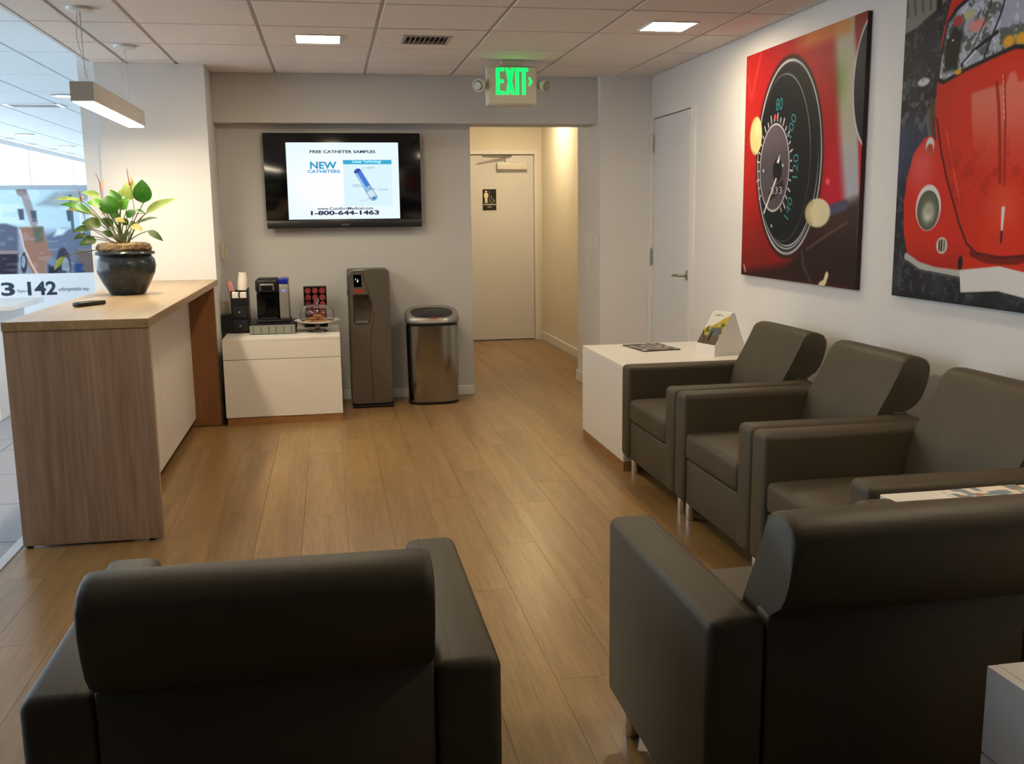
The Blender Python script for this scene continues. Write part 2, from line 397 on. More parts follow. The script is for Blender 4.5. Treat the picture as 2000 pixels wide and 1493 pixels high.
# hall door
d = struct(thing('door_1', 'x', 'x', (0, 10.552, 0))); del d['label']; del d['category']
obj('door_leaf', B(dx0+0.004, dx1-0.004, 0.012, 0.055, 0.008, dzt-0.006, 0.002, 1), 'door_paint', d)
bm = bmesh.new(); box(bm, dx1, dx1+0.045, -0.014, -0.001, 0, dzt+0.045); box(bm, dx0-0.045, dx0, -0.014, -0.001, 0, dzt+0.045); box(bm, dx0, dx1, -0.014, -0.001, dzt, dzt+0.045)
obj('door_frame', bm, 'trim_paint', d)
cl = obj('door_closer', B(1.79, 2.115, -0.045, 0.0115, 1.83, 1.905, 0.006, 2), 'white_plastic', d, smooth=40)
obj('closer_arm', tube(tube(bmesh.new(), [(1.88, -0.03, 1.906), (1.88, -0.03, 1.955), (1.62, -0.12, 1.96)], 0.008), [(1.62, -0.12, 1.962), (1.95, -0.005, 1.972)], 0.008), 'satin_steel', cl)
obj('door_lever', tube(lathe(bmesh.new(), [(0.028, 0.0)], 16, cap=False), [(1.36, 0.011, 0.95), (1.36, -0.05, 0.95), (1.47, -0.055, 0.95)], 0.009), 'satin_steel', d)
# closet door in the right wall
d = struct(thing('door_2', 'x', 'x', (XR, 0, 0))); del d['label']; del d['category']
obj('door_leaf', B(0.012, 0.055, y0+0.005, y1-0.005, 0.008, zt-0.006, 0.002, 1), 'door_paint', d)
bm = bmesh.new(); box(bm, -0.016, -0.001, y0-0.075, y0, 0, zt+0.0); box(bm, -0.016, -0.001, y1, y1+0.028, 0, zt+0.0)
box(bm, 0.0, 0.011, y0, y0+0.0045, 0, zt); box(bm, 0.0, 0.011, y1-0.0045, y1, 0, zt)
obj('door_frame', bm, 'trim_paint', d)
for hz in (0.22, 1.03, 1.85):
    h = obj('hinge', tube(bmesh.new(), [(-0.004, y1-0.004, hz-0.06), (-0.004, y1-0.004, hz+0.06)], 0.010, 10), 'satin_steel', d)
    obj('hinge_pin', tube(bmesh.new(), [(-0.004, y1-0.004, hz+0.061), (-0.004, y1-0.004, hz+0.07)], 0.006, 8), 'satin_steel', h)
lv = obj('door_lever', tube(bmesh.new(), [(-0.004, 6.345, 0.935), (-0.05, 6.345, 0.935), (-0.058, 6.36, 0.935), (-0.058, 6.47, 0.93)], [0.010, 0.010, 0.010, 0.008], 10), 'satin_steel', d, smooth=60)
bm = bmesh.new(); tube(bm, [(0.0115, 6.345, 0.935), (0.0, 6.345, 0.935), (-0.006, 6.345, 0.935)], [0.034, 0.034, 0.028], 20)
obj('lever_rose', bm, 'satin_steel', lv, smooth=40)
obj('strike_plate', B(-0.012, 0.011, 6.292, 6.36, 1.965, 2.02, 0.002, 1), 'white_plastic', d)
# ------------------------------------------------------------------ ceiling fittings
def downlight(x, y, label, s=0.13, z=ZC, mat='lamp_white', group='square ceiling downlights'):
    t = thing('ceiling_light', label, 'ceiling light', (x, y, z), group=group)
    bm = bmesh.new()
    for a in ((-s, s, -s, -s+0.012), (-s, s, s-0.012, s), (-s, -s+0.012, -s+0.012, s-0.012), (s-0.012, s, -s+0.012, s-0.012)):
        box(bm, a[0], a[1], a[2], a[3], -0.007, -0.0003)
    obj('trim_ring', bm, 'white_plastic', t)
    obj('diffuser', B(-s+0.0121, s-0.0121, -s+0.0121, s-0.0121, -0.005, -0.0004), mat, t)
    return t
downlight(-0.012, 5.825, 'square lit downlight left of the air vent')
downlight(1.823, 5.232, 'square lit downlight nearest the right wall above the framed speedometer picture')
downlight(-0.012, 3.385, 'square lit downlight over the middle of the floor, above the top of the photo')
downlight(1.823, 2.125, 'square lit downlight over the armchairs nearest the camera, above the top of the photo')
hl = thing('hall_light', 'round warm downlight in the hallway ceiling, hidden behind the header', 'ceiling light', (1.93, 9.55, 2.445))
obj('diffuser', lathe(bmesh.new(), [(0.075, -0.006), (0.075, -0.0005)], 20), 'hall_lamp', hl)
obj('trim_ring', lathe(bmesh.new(), [(0.076, -0.0005), (0.076, -0.008), (0.095, -0.008), (0.095, -0.0005)], 20, cap=False), 'white_plastic', hl)
for (x, y, lab) in ((-2.57, 10.95, 'round downlight nearest the hanging lamp in the showroom ceiling'), (-4.30, 15.8, 'round downlight furthest left in the showroom ceiling'), (-4.31, 18.25, 'round downlight furthest back beside the column in the showroom ceiling')):
    t = thing('round_downlight', lab, 'ceiling light', (x, y, ZS), group='showroom downlights')
    obj('trim_ring', lathe(bmesh.new(), [(0.086, -0.0005), (0.086, -0.012), (0.13, -0.010), (0.13, -0.0005)], 24, cap=False), 'silver_plastic', t)
    obj('diffuser', lathe(bmesh.new(), [(0.085, -0.010), (0.085, -0.0005)], 24), 'show_lamp', t)
def vent(x0, x1, y0, y1, fx0, fx1, fy0, fy1, z, label, mat):
    t = thing('air_vent', label, 'air vent', ((x0+x1)/2, (y0+y1)/2, z)); cx, cy = (x0+x1)/2, (y0+y1)/2
    bm = bmesh.new(); g = 0.010
    for a in ((x0+g, x1-g, y0+g, fy0), (x0+g, x1-g, fy1, y1-g), (x0+g, fx0, fy0, fy1), (fx1, x1-g, fy0, fy1)): box(bm, a[0]-cx, a[1]-cx, a[2]-cy, a[3]-cy, 0.0, 0.013)
    obj('panel', bm, mat, t)
    bm = bmesh.new(); q = 0.014
    for a in ((fx0, fx1, fy0, fy0+q), (fx0, fx1, fy1-q, fy1), (fx0, fx0+q, fy0+q, fy1-q), (fx1-q, fx1, fy0+q, fy1-q)): box(bm, a[0]-cx, a[1]-cx, a[2]-cy, a[3]-cy, -0.006, 0.0125)
    obj('vent_frame', bm, 'grid_metal', t)
    obj('backing', B(fx0-cx, fx1-cx, fy0-cy, fy1-cy, 0.0131, 0.0138), 'dark_gap', t)
    n = 9
    for i in range(n):
        x = fx0+q+(fx1-fx0-2*q)*(i+0.5)/n-cx
        bm = bmesh.new(); prism(bm, [(x-0.011, -0.004), (x-0.008, -0.004), (x+0.004, 0.012), (x+0.001, 0.012)], 1, fy0+q-cy, fy1-q-cy)
        obj('slat', bm, 'grid_metal', t)
vent(0.295, 0.905, 5.48, 6.09, 0.45, 0.725, 5.665, 5.925, ZC, 'louvred square air vent in the tan tiled ceiling', 'tile_white')
t = thing('air_vent', 'louvred air vent in the bluish showroom ceiling', 'air vent', (-3.1, 11.85, ZS))
obj('vent_frame', B(-0.30, 0.30, -0.16, 0.16, -0.012, -0.0003, 0.004, 1), 'trim_paint', t)
for i in range(5): obj('slat', B(-0.24, 0.24, -0.115+i*0.05, -0.088+i*0.05, -0.016, -0.0121), 'grey_plastic', t)
# exit sign
t = thing('exit_sign', 'white ceiling exit sign with glowing green letters and two emergency lamps', 'exit sign', (1.205, 6.45, 2.05))
obj('housing', B(-0.165, 0.165, 0.0, 0.085, 0.0, 0.245, 0.012, 2), 'exit_body', t, smooth=40)
obj('face_plate', B(-0.155, 0.155, -0.008, -0.0005, 0.008, 0.237, 0.003, 1), 'exit_body', t)
obj('mount', B(-0.07, 0.07, 0.01, 0.075, 0.2455, ZC-2.0505, 0.004, 1), 'exit_body', t)
def letter(name, boxes, polys=()):
    bm = bmesh.new()
    for a in boxes: box(bm, a[0], a[1], -0.0105, -0.0085, a[2], a[3])
    for p in polys: prism(bm, p, 1, -0.0105, -0.0085)
    obj(name, bm, 'exit_green', t)
za, zb, sw = 0.066, 0.232, 0.022
letter('letter_e', [(-0.107, -0.107+sw, za, zb), (-0.107+sw, -0.055, za, za+0.021), (-0.107+sw, -0.055, zb-0.021, zb), (-0.107+sw, -0.060, (za+zb)/2-0.010, (za+zb)/2+0.010)])
letter('letter_x', [], [[(-0.047, za), (-0.025, za), (0.013, zb), (-0.009, zb)], [(-0.009, za), (0.013, za), (-0.025, zb), (-0.047, zb)]])
letter('letter_i', [(0.019, 0.041, za, zb)])
letter('letter_t', [(0.047, 0.101, zb-0.022, zb), (0.063, 0.085, za, zb-0.022)])
letter('chevron', [], [[(0.104, 0.128), (0.112, 0.120), (0.130, 0.148), (0.112, 0.176), (0.104, 0.168), (0.116, 0.148)]])
for s in (-1, 1):
    hd = obj('lamp_head', tube(bmesh.new(), [(s*0.166, 0.04, 0.13), (s*0.186, 0.03, 0.13), (s*0.205, 0.015, 0.128), (s*0.225, -0.015, 0.12)], [0.022, 0.024, 0.034, 0.040], 14), 'exit_body', t, smooth=50)
    obj('lamp_lens', tube(bmesh.new(), [(s*0.2252, -0.0155, 0.1198), (s*0.2300, -0.0225, 0.1178)], [0.034, 0.024], 14), 'silver_plastic', hd)
# pendant lamp over the counter
t = thing('pendant_lamp', 'long rectangular pendant lamp hung on wires above the wooden counter', 'pendant lamp', (-1.105, 5.04, 1.90))
hz = obj('housing', None or (lambda bm: (box(bm, -0.052, -0.046, 0, 1.33, 0, 0.09), box(bm, 0.046, 0.052, 0, 1.33, 0, 0.09), box(bm, -0.046, 0.046, 0, 0.006, 0, 0.09), box(bm, -0.046, 0.046, 1.324, 1.33, 0, 0.09), box(bm, -0.046, 0.046, 0.006, 1.324, 0.084, 0.09)) and bm)(bmesh.new()), 'pend_metal', t)
obj('diffuser', B(-0.0455, 0.0455, 0.0065, 1.3235, -0.006, 0.012, 0.005, 2), 'pend_lamp', t)
for yy in (0.09, 1.14):
    cn = obj('ceiling_canopy', lathe(bmesh.new(), [(0.060, 0.4345), (0.058, 0.422), (0.02, 0.416), (0.0, 0.415)], 24, 0, yy, cap=False), 'white_plastic', t, smooth=50)
    bm = bmesh.new(); tube(bm, [(0.0, yy, 0.415), (0.0, yy, 0.0905)], 0.0022, 6)
    obj('wire', bm, 'satin_steel', t)
obj('power_cord', tube(bmesh.new(), [(-0.012, 0.085, 0.418), (-0.022, 0.08, 0.30), (-0.004, 0.10, 0.19), (0.012, 0.105, 0.0905)], 0.0026, 6), 'white_plastic', t)
# ------------------------------------------------------------------ wall plates
def plate(name, label, cat, y, z, w, h, xw, sgn, kind):
    t = thing(name, label, cat, (xw, y, z))
    a, b = (-0.008, -0.0005) if sgn < 0 else (0.0005, 0.008)
    obj('cover_plate', B(a, b, -w/2, w/2, 0, h, 0.002, 1), 'white_plastic', t)
    c, d2 = (a-0.004, a-0.0002) if sgn < 0 else (b+0.0002, b+0.004)
    for k in range(kind):
        yy = -w/2+w*(k+0.5)/kind
        obj('rocker', B(c, d2, yy-0.014, yy+0.014, h*0.22, h*0.78, 0.001, 1), 'trim_paint', t)
plate('light_switch', 'wide double light switch plate beside the hallway, upper one', 'light switch', 7.46, 1.085, 0.20, 0.118, 1.981, -1, 2)
plate('light_switch', 'wide double switch plate below the other beside the hallway', 'light switch', 7.46, 0.94, 0.19, 0.115, 1.981, -1, 2)
plate('thermostat', 'narrow wall plate nearest the pier edge beside the switches', 'wall plate', 7.225, 1.095, 0.11, 0.10, 1.981, -1, 1)
t = thing('wall_phone', 'small beige wall intercom on the column side above the black organizer', 'intercom', (-0.748, 7.20, 1.075))
obj('body', B(0.0005, 0.032, -0.05, 0.05, 0, 0.11, 0.006, 2), 'beige_plastic', t, smooth=40)
obj('handset', B(0.0325, 0.05, -0.045, -0.005, 0.004, 0.106, 0.006, 2), 'beige_plastic', t, smooth=40)
# ------------------------------------------------------------------ armchairs
def make_chair(label):
    t = thing('armchair', label, 'armchair', group='dark taupe leather armchairs')
    W2, AW = 0.40, 0.120
    for s in (-1, 1):
        xa, xb = sorted((s*W2, s*(W2-AW)))
        a = obj('armrest', B(xa, xb, 0.0, 0.70, 0.10, 0.582, 0.024, 4), 'leather', t, smooth=50)
        bm = bmesh.new(); xs = s*(W2-AW+0.032)
        tube(bm, [(xs, 0.026, 0.5813), (xs, 0.35, 0.5816), (xs, 0.674, 0.5813)], 0.0016, 6); obj('seam', bm, 'leather', a)
    q = W2-AW-0.001
    obj('base', B(-q, q, 0.014, 0.64, 0.10, 0.298, 0.008, 2), 'leather', t, smooth=50)
    # seat cushion, crowned
    bm = B(-q+0.005, q-0.005, 0.002, 0.57, 0.300, 0.418, 0.026, 3)
    bmesh.ops.subdivide_edges(bm, edges=[e for e in bm.edges if e.calc_length() > 0.3], cuts=5, use_grid_fill=True)
    for v in bm.verts:
        if v.co.z > 0.40: v.co.z += 0.018*max(0, 1-(v.co.x/q)**2)*max(0, 1-((v.co.y-0.28)/0.30)**2)
    c = obj('seat_cushion', bm, 'leather', t, smooth=60)
    # backrest: profile (y, z) swept across the width, with rounded ends
    prof = [(0.525, 0.40), (0.548, 0.50), (0.572, 0.58), (0.612, 0.66), (0.650, 0.735), (0.668, 0.775), (0.684, 0.790), (0.708, 0.798), (0.745, 0.795), (0.775, 0.783), (0.789, 0.762), (0.790, 0.742), (0.786, 0.710), (0.776, 0.672), (0.761, 0.636), (0.740, 0.608), (0.716, 0.592), (0.700, 0.588), (0.645, 0.588), (0.641, 0.40)]
    bm = bmesh.new(); cy, cz = 0.69, 0.68
    secs = [(-q+0.003, 0.93), (-q+0.008, 0.972), (-q+0.022, 1.0), (-q*0.5, 1.006), (0, 1.008), (q*0.5, 1.006), (q-0.022, 1.0), (q-0.008, 0.972), (q-0.003, 0.93)]
    rings = []
    for x, k in secs:
        rings.append([bm.verts.new((x, cy+(y-cy)*k if z > 0.59 else y, cz+(z-cz)*k if z > 0.59 else z)) for y, z in prof])
    n = len(prof)
    for a, b in zip(rings, rings[1:]):
        for i in range(n): bm.faces.new((a[i], a[(i+1) % n], b[(i+1) % n], b[i]))
    bm.faces.new(rings[0]); bm.faces.new(rings[-1])
    obj('backrest', bm, 'leather', t, smooth=50)
    obj('rear_panel', B(-q, q, 0.642, 0.698, 0.10, 0.5865, 0.004, 1), 'leather', t, smooth=50)
    for sx in (-1, 1):
        for y in (0.065, 0.635):
            lg = obj('leg', lathe(bmesh.new(), [(0.0205, 0.0), (0.0215, 0.004), (0.0215, 0.099)], 18, sx*0.352, y), 'chrome', t, smooth=50)
    return t
ch = make_chair('dark leather armchair in the row along the wall, beside the white end table')
ch.location = (1.47, 4.47, 0); ch.rotation_euler = (0, 0, -math.pi/2)
for (x, y, rz, lab) in ((1.47, 3.66, -math.pi/2, 'dark leather armchair in the middle of the row along the wall'),
                        (1.47, 2.857, -math.pi/2, 'dark leather armchair in the wall row nearest the camera, beside the magazine table'),
                        (-0.13, 2.30, math.pi, 'dark leather armchair seen from behind at the bottom left'),
                        (1.08, 2.366, math.pi, 'dark leather armchair seen from behind at the bottom right')):
    c = copy_tree(ch, None, label=lab); c.location = (x, y, 0); c.rotation_euler = (0, 0, rz)
# ------------------------------------------------------------------ white tables and cabinets
def end_table(label, x0, x1, y0, y1, h, kick=0.05):
    t = thing('end_table', label, 'side table', (x0, y0, 0)); w, d = x1-x0, y1-y0
    obj('plinth', B(0.004, w-0.01, 0.004, d-0.004, 0, kick), 'kick_wood', t)
    obj('body', B(0, w, 0, d, kick+0.0005, h-0.020, 0.002, 1), 'laminate', t)
    obj('table_top', B(0, w, 0, d, h-0.0195, h, 0.002, 1), 'laminate', t)
    return t
end_table('white laminate end table with wooden plinth at the far end of the armchair row', 1.487, 2.33, 4.885, 5.742, 0.566)
end_table('white laminate corner table holding magazines between two armchairs', 1.49, 2.33, 1.62, 2.435, 0.566)
t = thing('drawer_cabinet', 'white drawer cabinet behind the armchair at the bottom right corner', 'cabinet', (1.112, 0.62, 0))
obj('plinth', B(0.02, 0.80, 0.01, 0.82, 0, 0.05), 'kick_wood', t)
obj('body', B(0.020, 0.82, 0, 0.83, 0.051, 0.556, 0.001, 1), 'laminate', t)
obj('drawer_front', B(0.0, 0.0195, 0, 0.83, 0.392, 0.5555, 0.001, 1), 'laminate', t)
obj('door', B(0.0, 0.0195, 0, 0.83, 0.053, 0.388, 0.001, 1), 'laminate', t)
# coffee cabinet
t = thing('coffee_cabinet', 'low white laminate cabinet with wooden plinth under the coffee machine', 'cabinet', (-0.71, 6.58, 0))
obj('plinth', B(0.008, 0.755, 0.004, 0.70, 0, 0.050), 'kick_wood', t)
obj('body', B(0.0, 0.757, 0.020, 0.755, 0.051, 0.556, 0.001, 1), 'laminate', t)
obj('cabinet_top', B(0.0, 0.757, 0.0, 0.755, 0.5565, 0.574, 0.0015, 1), 'laminate', t)
obj('drawer_front', B(0.0, 0.757, 0.0, 0.0195, 0.4385, 0.5555, 0.001, 1), 'laminate', t)
obj('door', B(0.0, 0.757, 0.0, 0.0195, 0.053, 0.4345, 0.001, 1), 'laminate', t)
# ------------------------------------------------------------------ reception counter
t = thing('reception_counter', 'tall wooden reception counter with white recessed front panels', 'counter', (-1.025, 5.5, 0)); ox, oy = -1.025, 5.5
def cp(name, mat, x0, x1, ya, yb, z0, z1, bev=0.0015): return obj(name, B(x0-ox, x1-ox, ya-oy, yb-oy, z0, z1, bev, 1), mat, t)
cp('counter_top', 'counter_top_wood', -1.308, -0.742, 4.228, 6.848, 0.912, 0.950, 0.002)
ep = cp('end_panel', 'counter_wood', -1.305, -0.745, 4.232, 4.272, 0.010, 0.9115)
for x in (-1.285, -0.795): obj('glide', lathe(bmesh.new(), [(0.014, 0.0), (0.014, 0.0098)], 12, x-ox, 4.252-oy), 'black', ep)
cp('end_panel', 'brown_wood', -1.305, -0.745, 6.600, 6.640, 0.004, 0.9115)
cp('back_panel', 'laminate', -1.280, -1.262, 4.273, 6.599, 0.05, 0.9115)
for ya, yb in ((4.274, 5.357), (5.361, 6.598)): cp('front_panel', 'laminate', -0.923, -0.905, ya, yb, 0.058, 0.9115, 0.001)
cp('toe_kick', 'dark_gap', -0.96, -0.945, 4.273, 6.599, 0.001, 0.0575, 0)
cp('filler', 'wall_paint', -1.30, -0.749, 6.641, 6.848, 0.0, 0.9115, 0)
# remote control on the counter
t = thing('remote_control', 'slim black remote control lying on the counter top', 'remote control', (-1.13, 4.955, 0.9505), math.radians(58))
obj('body', B(-0.085, 0.085, -0.022, 0.022, 0, 0.020, 0.006, 2), 'black', t, smooth=40)
for i in range(6):
    for k in (-0.010, 0, 0.010): obj('button', B(-0.068+i*0.018, -0.060+i*0.018, k-0.003, k+0.003, 0.0201, 0.0218), 'dark_plastic', t)
# ------------------------------------------------------------------ potted plant
t = thing('potted_plant', 'leafy flowering plant in a dark glazed pot on the counter', 'potted plant', (-1.088, 5.66, 0.9505))
pot = obj('pot', lathe(bmesh.new(), [(0.086, 0.0), (0.092, 0.006), (0.122, 0.06), (0.148, 0.115), (0.156, 0.155), (0.150, 0.188), (0.136, 0.208), (0.134, 0.214), (0.126, 0.212), (0.120, 0.19), (0.0, 0.185)], 40), 'ceramic', t, smooth=60)
obj('pot_rim', lathe(bmesh.new(), [(0.134, 0.2135), (0.150, 0.214), (0.156, 0.222), (0.152, 0.231), (0.140, 0.234), (0.130, 0.228), (0.128, 0.214)], 40, cap=False), 'ceramic', pot, smooth=60)
bm = bmesh.new(); rnd = random.Random(3)
prof = [(0.127, 0.222), (0.142, 0.246), (0.132, 0.268), (0.100, 0.276), (0.06, 0.268), (0.02, 0.262), (0.0, 0.26)]
lathe(bm, prof, 40, cap=False)
for v in bm.verts: v.co += Vector((rnd.uniform(-1, 1), rnd.uniform(-1, 1), rnd.uniform(-1, 1)))*0.005
for i in range(900):
    a = rnd.uniform(0, 2*math.pi); r = rnd.uniform(0.05, 0.143); z = 0.232+0.04*(1-((r-0.09)/0.06)**2) if r > 0.1 else 0.266
    d = Vector((math.cos(a+rnd.uniform(-1.2, 1.2)), math.sin(a+rnd.uniform(-1.2, 1.2)), rnd.uniform(-0.1, 1.1))).normalized()*rnd.uniform(0.012, 0.028)
    p = Vector((r*math.cos(a), r*math.sin(a), z)); s = d.cross(Vector((0, 0, 1))).normalized()*0.0012
    bm.faces.new([bm.verts.new(p-s), bm.verts.new(p+s), bm.verts.new(p+d+s*0.3), bm.verts.new(p+d-s*0.3)])
o = obj('moss', bm, 'moss', pot); o['kind'] = 'stuff'
def PP(zx, zy, dy=0.0):
    px, py = 100+zx/5.53, 320+zy/5.53
    return Vector(((px-247)*0.00263, dy, (577-py)*0.0027-0.01))
def leaf(base, tip, wpx, mat, dy0, dy1, face=0.5, droop=0.02):
    a, b = PP(*base, dy0), PP(*tip, dy1); L = b-a; ln = L.length; d = L.normalized(); w = wpx*1.35/5.53*0.00263/2
    v = Vector((0, -1, 0)).lerp(Vector((0, 0, 1)), 1-face); s = d.cross(v).normalized(); nrm = s.cross(d).normalized()
    if nrm.z < 0: nrm = -nrm
    bm = bmesh.new(); rows = []
    for i in range(9):
        u = i/8; wd = w*(math.sin(math.pi*min(1, u**0.72))**0.8 if 0 < u < 1 else 0.02)
        p = a+L*u+nrm*(droop*4*u*(1-u)) - Vector((0, 0, droop*0.6*u*u))
        rows.append([bm.verts.new(p+s*wd*k+nrm*abs(k)*wd*0.18) for k in (-1, -0.5, 0, 0.5, 1)])
    for r0_, r1_ in zip(rows, rows[1:]):
        for k in range(4): bm.faces.new((r0_[k], r0_[k+1], r1_[k+1], r1_[k]))
    bmesh.ops.solidify(bm, geom=bm.faces[:], thickness=0.0012)
    lf = obj('leaf', bm, mat, t, smooth=60)
    c = PP(rnd.uniform(740, 840), 880, rnd.uniform(-0.03, 0.03)); m = (c+a)/2+Vector(((a.x-c.x)*-0.12, 0, 0.02))
    sb = bmesh.new(); pts = [c*(1-k)**2+m*2*k*(1-k)+a*k*k for k in (0, .2, .4, .6, .8, 1)]
    tube(sb, pts+[a+L*0.9], [0.0028]*6+[0.0006], 6); obj('stem', sb, 'stem_green', t, smooth=80)
for a in [((1058, 405), (1062, 140), 155, 'leaf_green', -0.02, -0.02, 0.95, 0.006), ((885, 370), (935, 130), 130, 'leaf_light', 0.03, 0.05, 0.9, 0.01),
          ((640, 425), (485, 390), 95, 'leaf_bright', -0.05, -0.08, 0.55, 0.01), ((735, 520), (690, 305), 170, 'leaf_green', -0.06, -0.04, 0.8, 0.01),
          ((810, 430), (695, 240), 85, 'leaf_green', 0.0, 0.02, 0.7, 0.01), ((820, 470), (925, 340), 90, 'leaf_bright', -0.05, -0.06, 0.7, 0.01),
          ((790, 440), (860, 360), 70, 'leaf_yellow', -0.06, -0.07, 0.8, 0.01),
          ((1070, 515), (1395, 340), 80, 'leaf_light', 0.0, 0.04, 0.6, 0.015), ((1065, 512), (885, 525), 60, 'leaf_green', 0.0, -0.03, 0.35, 0.02),
          ((1100, 705), (1265, 812), 62, 'leaf_dark', -0.05, -0.08, 0.6, 0.006), ((925, 650), (1062, 695), 62, 'leaf_yellow', -0.06, -0.09, 0.55, 0.008),
          ((985, 612), (1192, 555), 32, 'leaf_dark', 0.02, 0.04, 0.5, 0.01), ((595, 335), (380, 268), 62, 'leaf_light', 0.02, 0.05, 0.6, 0.01),
          ((490, 505), (190, 390), 82, 'leaf_green', -0.03, -0.06, 0.5, 0.02), ((520, 515), (250, 445), 60, 'leaf_yellow', -0.01, -0.03, 0.6, 0.015), ((400, 380), (60, 345), 42, 'leaf_light', 0.03, 0.06, 0.5, 0.015),
          ((605, 640), (405, 600), 105, 'leaf_dark', -0.04, -0.07, 0.6, 0.012), ((520, 680), (305, 695), 80, 'leaf_dark', -0.05, -0.08, 0.5, 0.012),
          ((545, 790), (375, 835), 85, 'leaf_dark', -0.06, -0.10, 0.7, 0.01), ((420, 750), (285, 775), 55, 'leaf_dark', 0.0, -0.02, 0.6, 0.01),
          ((205, 965), (100, 1105), 45, 'leaf_light', -0.09, -0.11, 0.7, 0.004), ((760, 590), (880, 600), 55, 'leaf_yellow', -0.07, -0.08, 0.5, 0.01),
          ((720, 760), (610, 700), 60, 'leaf_dark', -0.07, -0.09, 0.6, 0.008), ((860, 640), (770, 560), 60, 'leaf_dark', 0.03, 0.04, 0.7, 0.008),
          ((760, 560), (640, 480), 70, 'leaf_green', 0.04, 0.06, 0.6, 0.01), ((850, 560), (960, 470), 75, 'leaf_green', 0.03, 0.05, 0.6, 0.01), ((700, 650), (560, 560), 80, 'leaf_dark', 0.02, 0.03, 0.6, 0.01), ((560, 430), (420, 380), 70, 'leaf_light', 0.03, 0.05, 0.5, 0.01), ((780, 330), (860, 230), 60, 'leaf_light', 0.05, 0.06, 0.8, 0.01), ((840, 760), (930, 720), 60, 'leaf_dark', -0.05, -0.07, 0.6, 0.01),
          ((650, 470), (600, 520), 50, 'flower_pink', 0.0, 0.0, 0.8, 0.004), ((910, 600), (960, 660), 50, 'leaf_dark', -0.02, -0.03, 0.7, 0.006), ((690, 430), (640, 330), 60, 'leaf_dark', 0.05, 0.06, 0.8, 0.006)]:
    leaf(*a)
for (z0_, z1_, zt_, zb_) in (((590, 180), (555, 75), (625, 130), (590, 270)), ((905, 205), (890, 30), (925, 100), (915, 200)), ((375, 345), (355, 250), (395, 320), (375, 370))):
    bm = bmesh.new(); a = PP(*zb_, 0.03); b = PP(*zt_, 0.03); d = b-a; s = Vector((0.5, -0.2, 0.3)).normalized()
    w = 0.011; rows = [[bm.verts.new(a+d*u+s*w*k*math.sin(math.pi*min(1, 0.05+0.95*u))+Vector((0, 0.006*abs(k), 0))) for k in (-1, 0, 1)] for u in (0, .2, .4, .6, .8, 1)]
    for p, q_ in zip(rows, rows[1:]):
        for k in range(2): bm.faces.new((p[k], p[k+1], q_[k+1], q_[k]))
    bmesh.ops.solidify(bm, geom=bm.faces[:], thickness=0.001)
    f = obj('flower', bm, 'flower_pink', t, smooth=60)
    m = PP((z0_[0]+40), z0_[1]+300, 0.02); c = PP(780, 880, 0.0)
    tube_pts = [c, m, PP(*zb_, 0.029), PP(*z0_, 0.028), PP(*z1_, 0.028)]
    obj('flower_spike', tube(bmesh.new(), tube_pts, [0.0022, 0.002, 0.002, 0.0032, 0.0016], 6), 'stem_red', f, smooth=80)
# ------------------------------------------------------------------ television
t = thing('television', 'black wall-mounted television showing a white advertisement', 'television', (0.124, YT, 1.275)); ox, oy, oz = 0.124, YT, 1.275
def tp(name, mat, x0, x1, ya, yb, z0, z1, bev=0.0, par=None): return obj(name, B(x0-ox, x1-ox, ya-oy, yb-oy, z0-oz, z1-oz, bev, 2), mat, par or t, smooth=40 if bev else None)
tp('wall_bracket', 'black', 0.0, 0.25, 7.325, 7.349, 1.45, 1.75)
tp('back_shell', 'black', -0.40, 0.645, 7.285, 7.3245, 1.31, 1.91, 0.01)
tp('bezel', 'black_gloss', -0.427, 0.675, 7.262, 7.2845, 1.333, 1.939, 0.004)
lb = tp('speaker_bar', 'dark_plastic', -0.424, 0.675, 7.256, 7.2845, 1.275, 1.3325, 0.006)
FR = ((-ox, 7.2612-oy, -oz), (1, 0, 0), (0, 0, 1), (0, -1, 0))
FR2 = ((-ox, 7.2556-oy, -oz), (1, 0, 0), (0, 0, 1), (0, -1, 0))
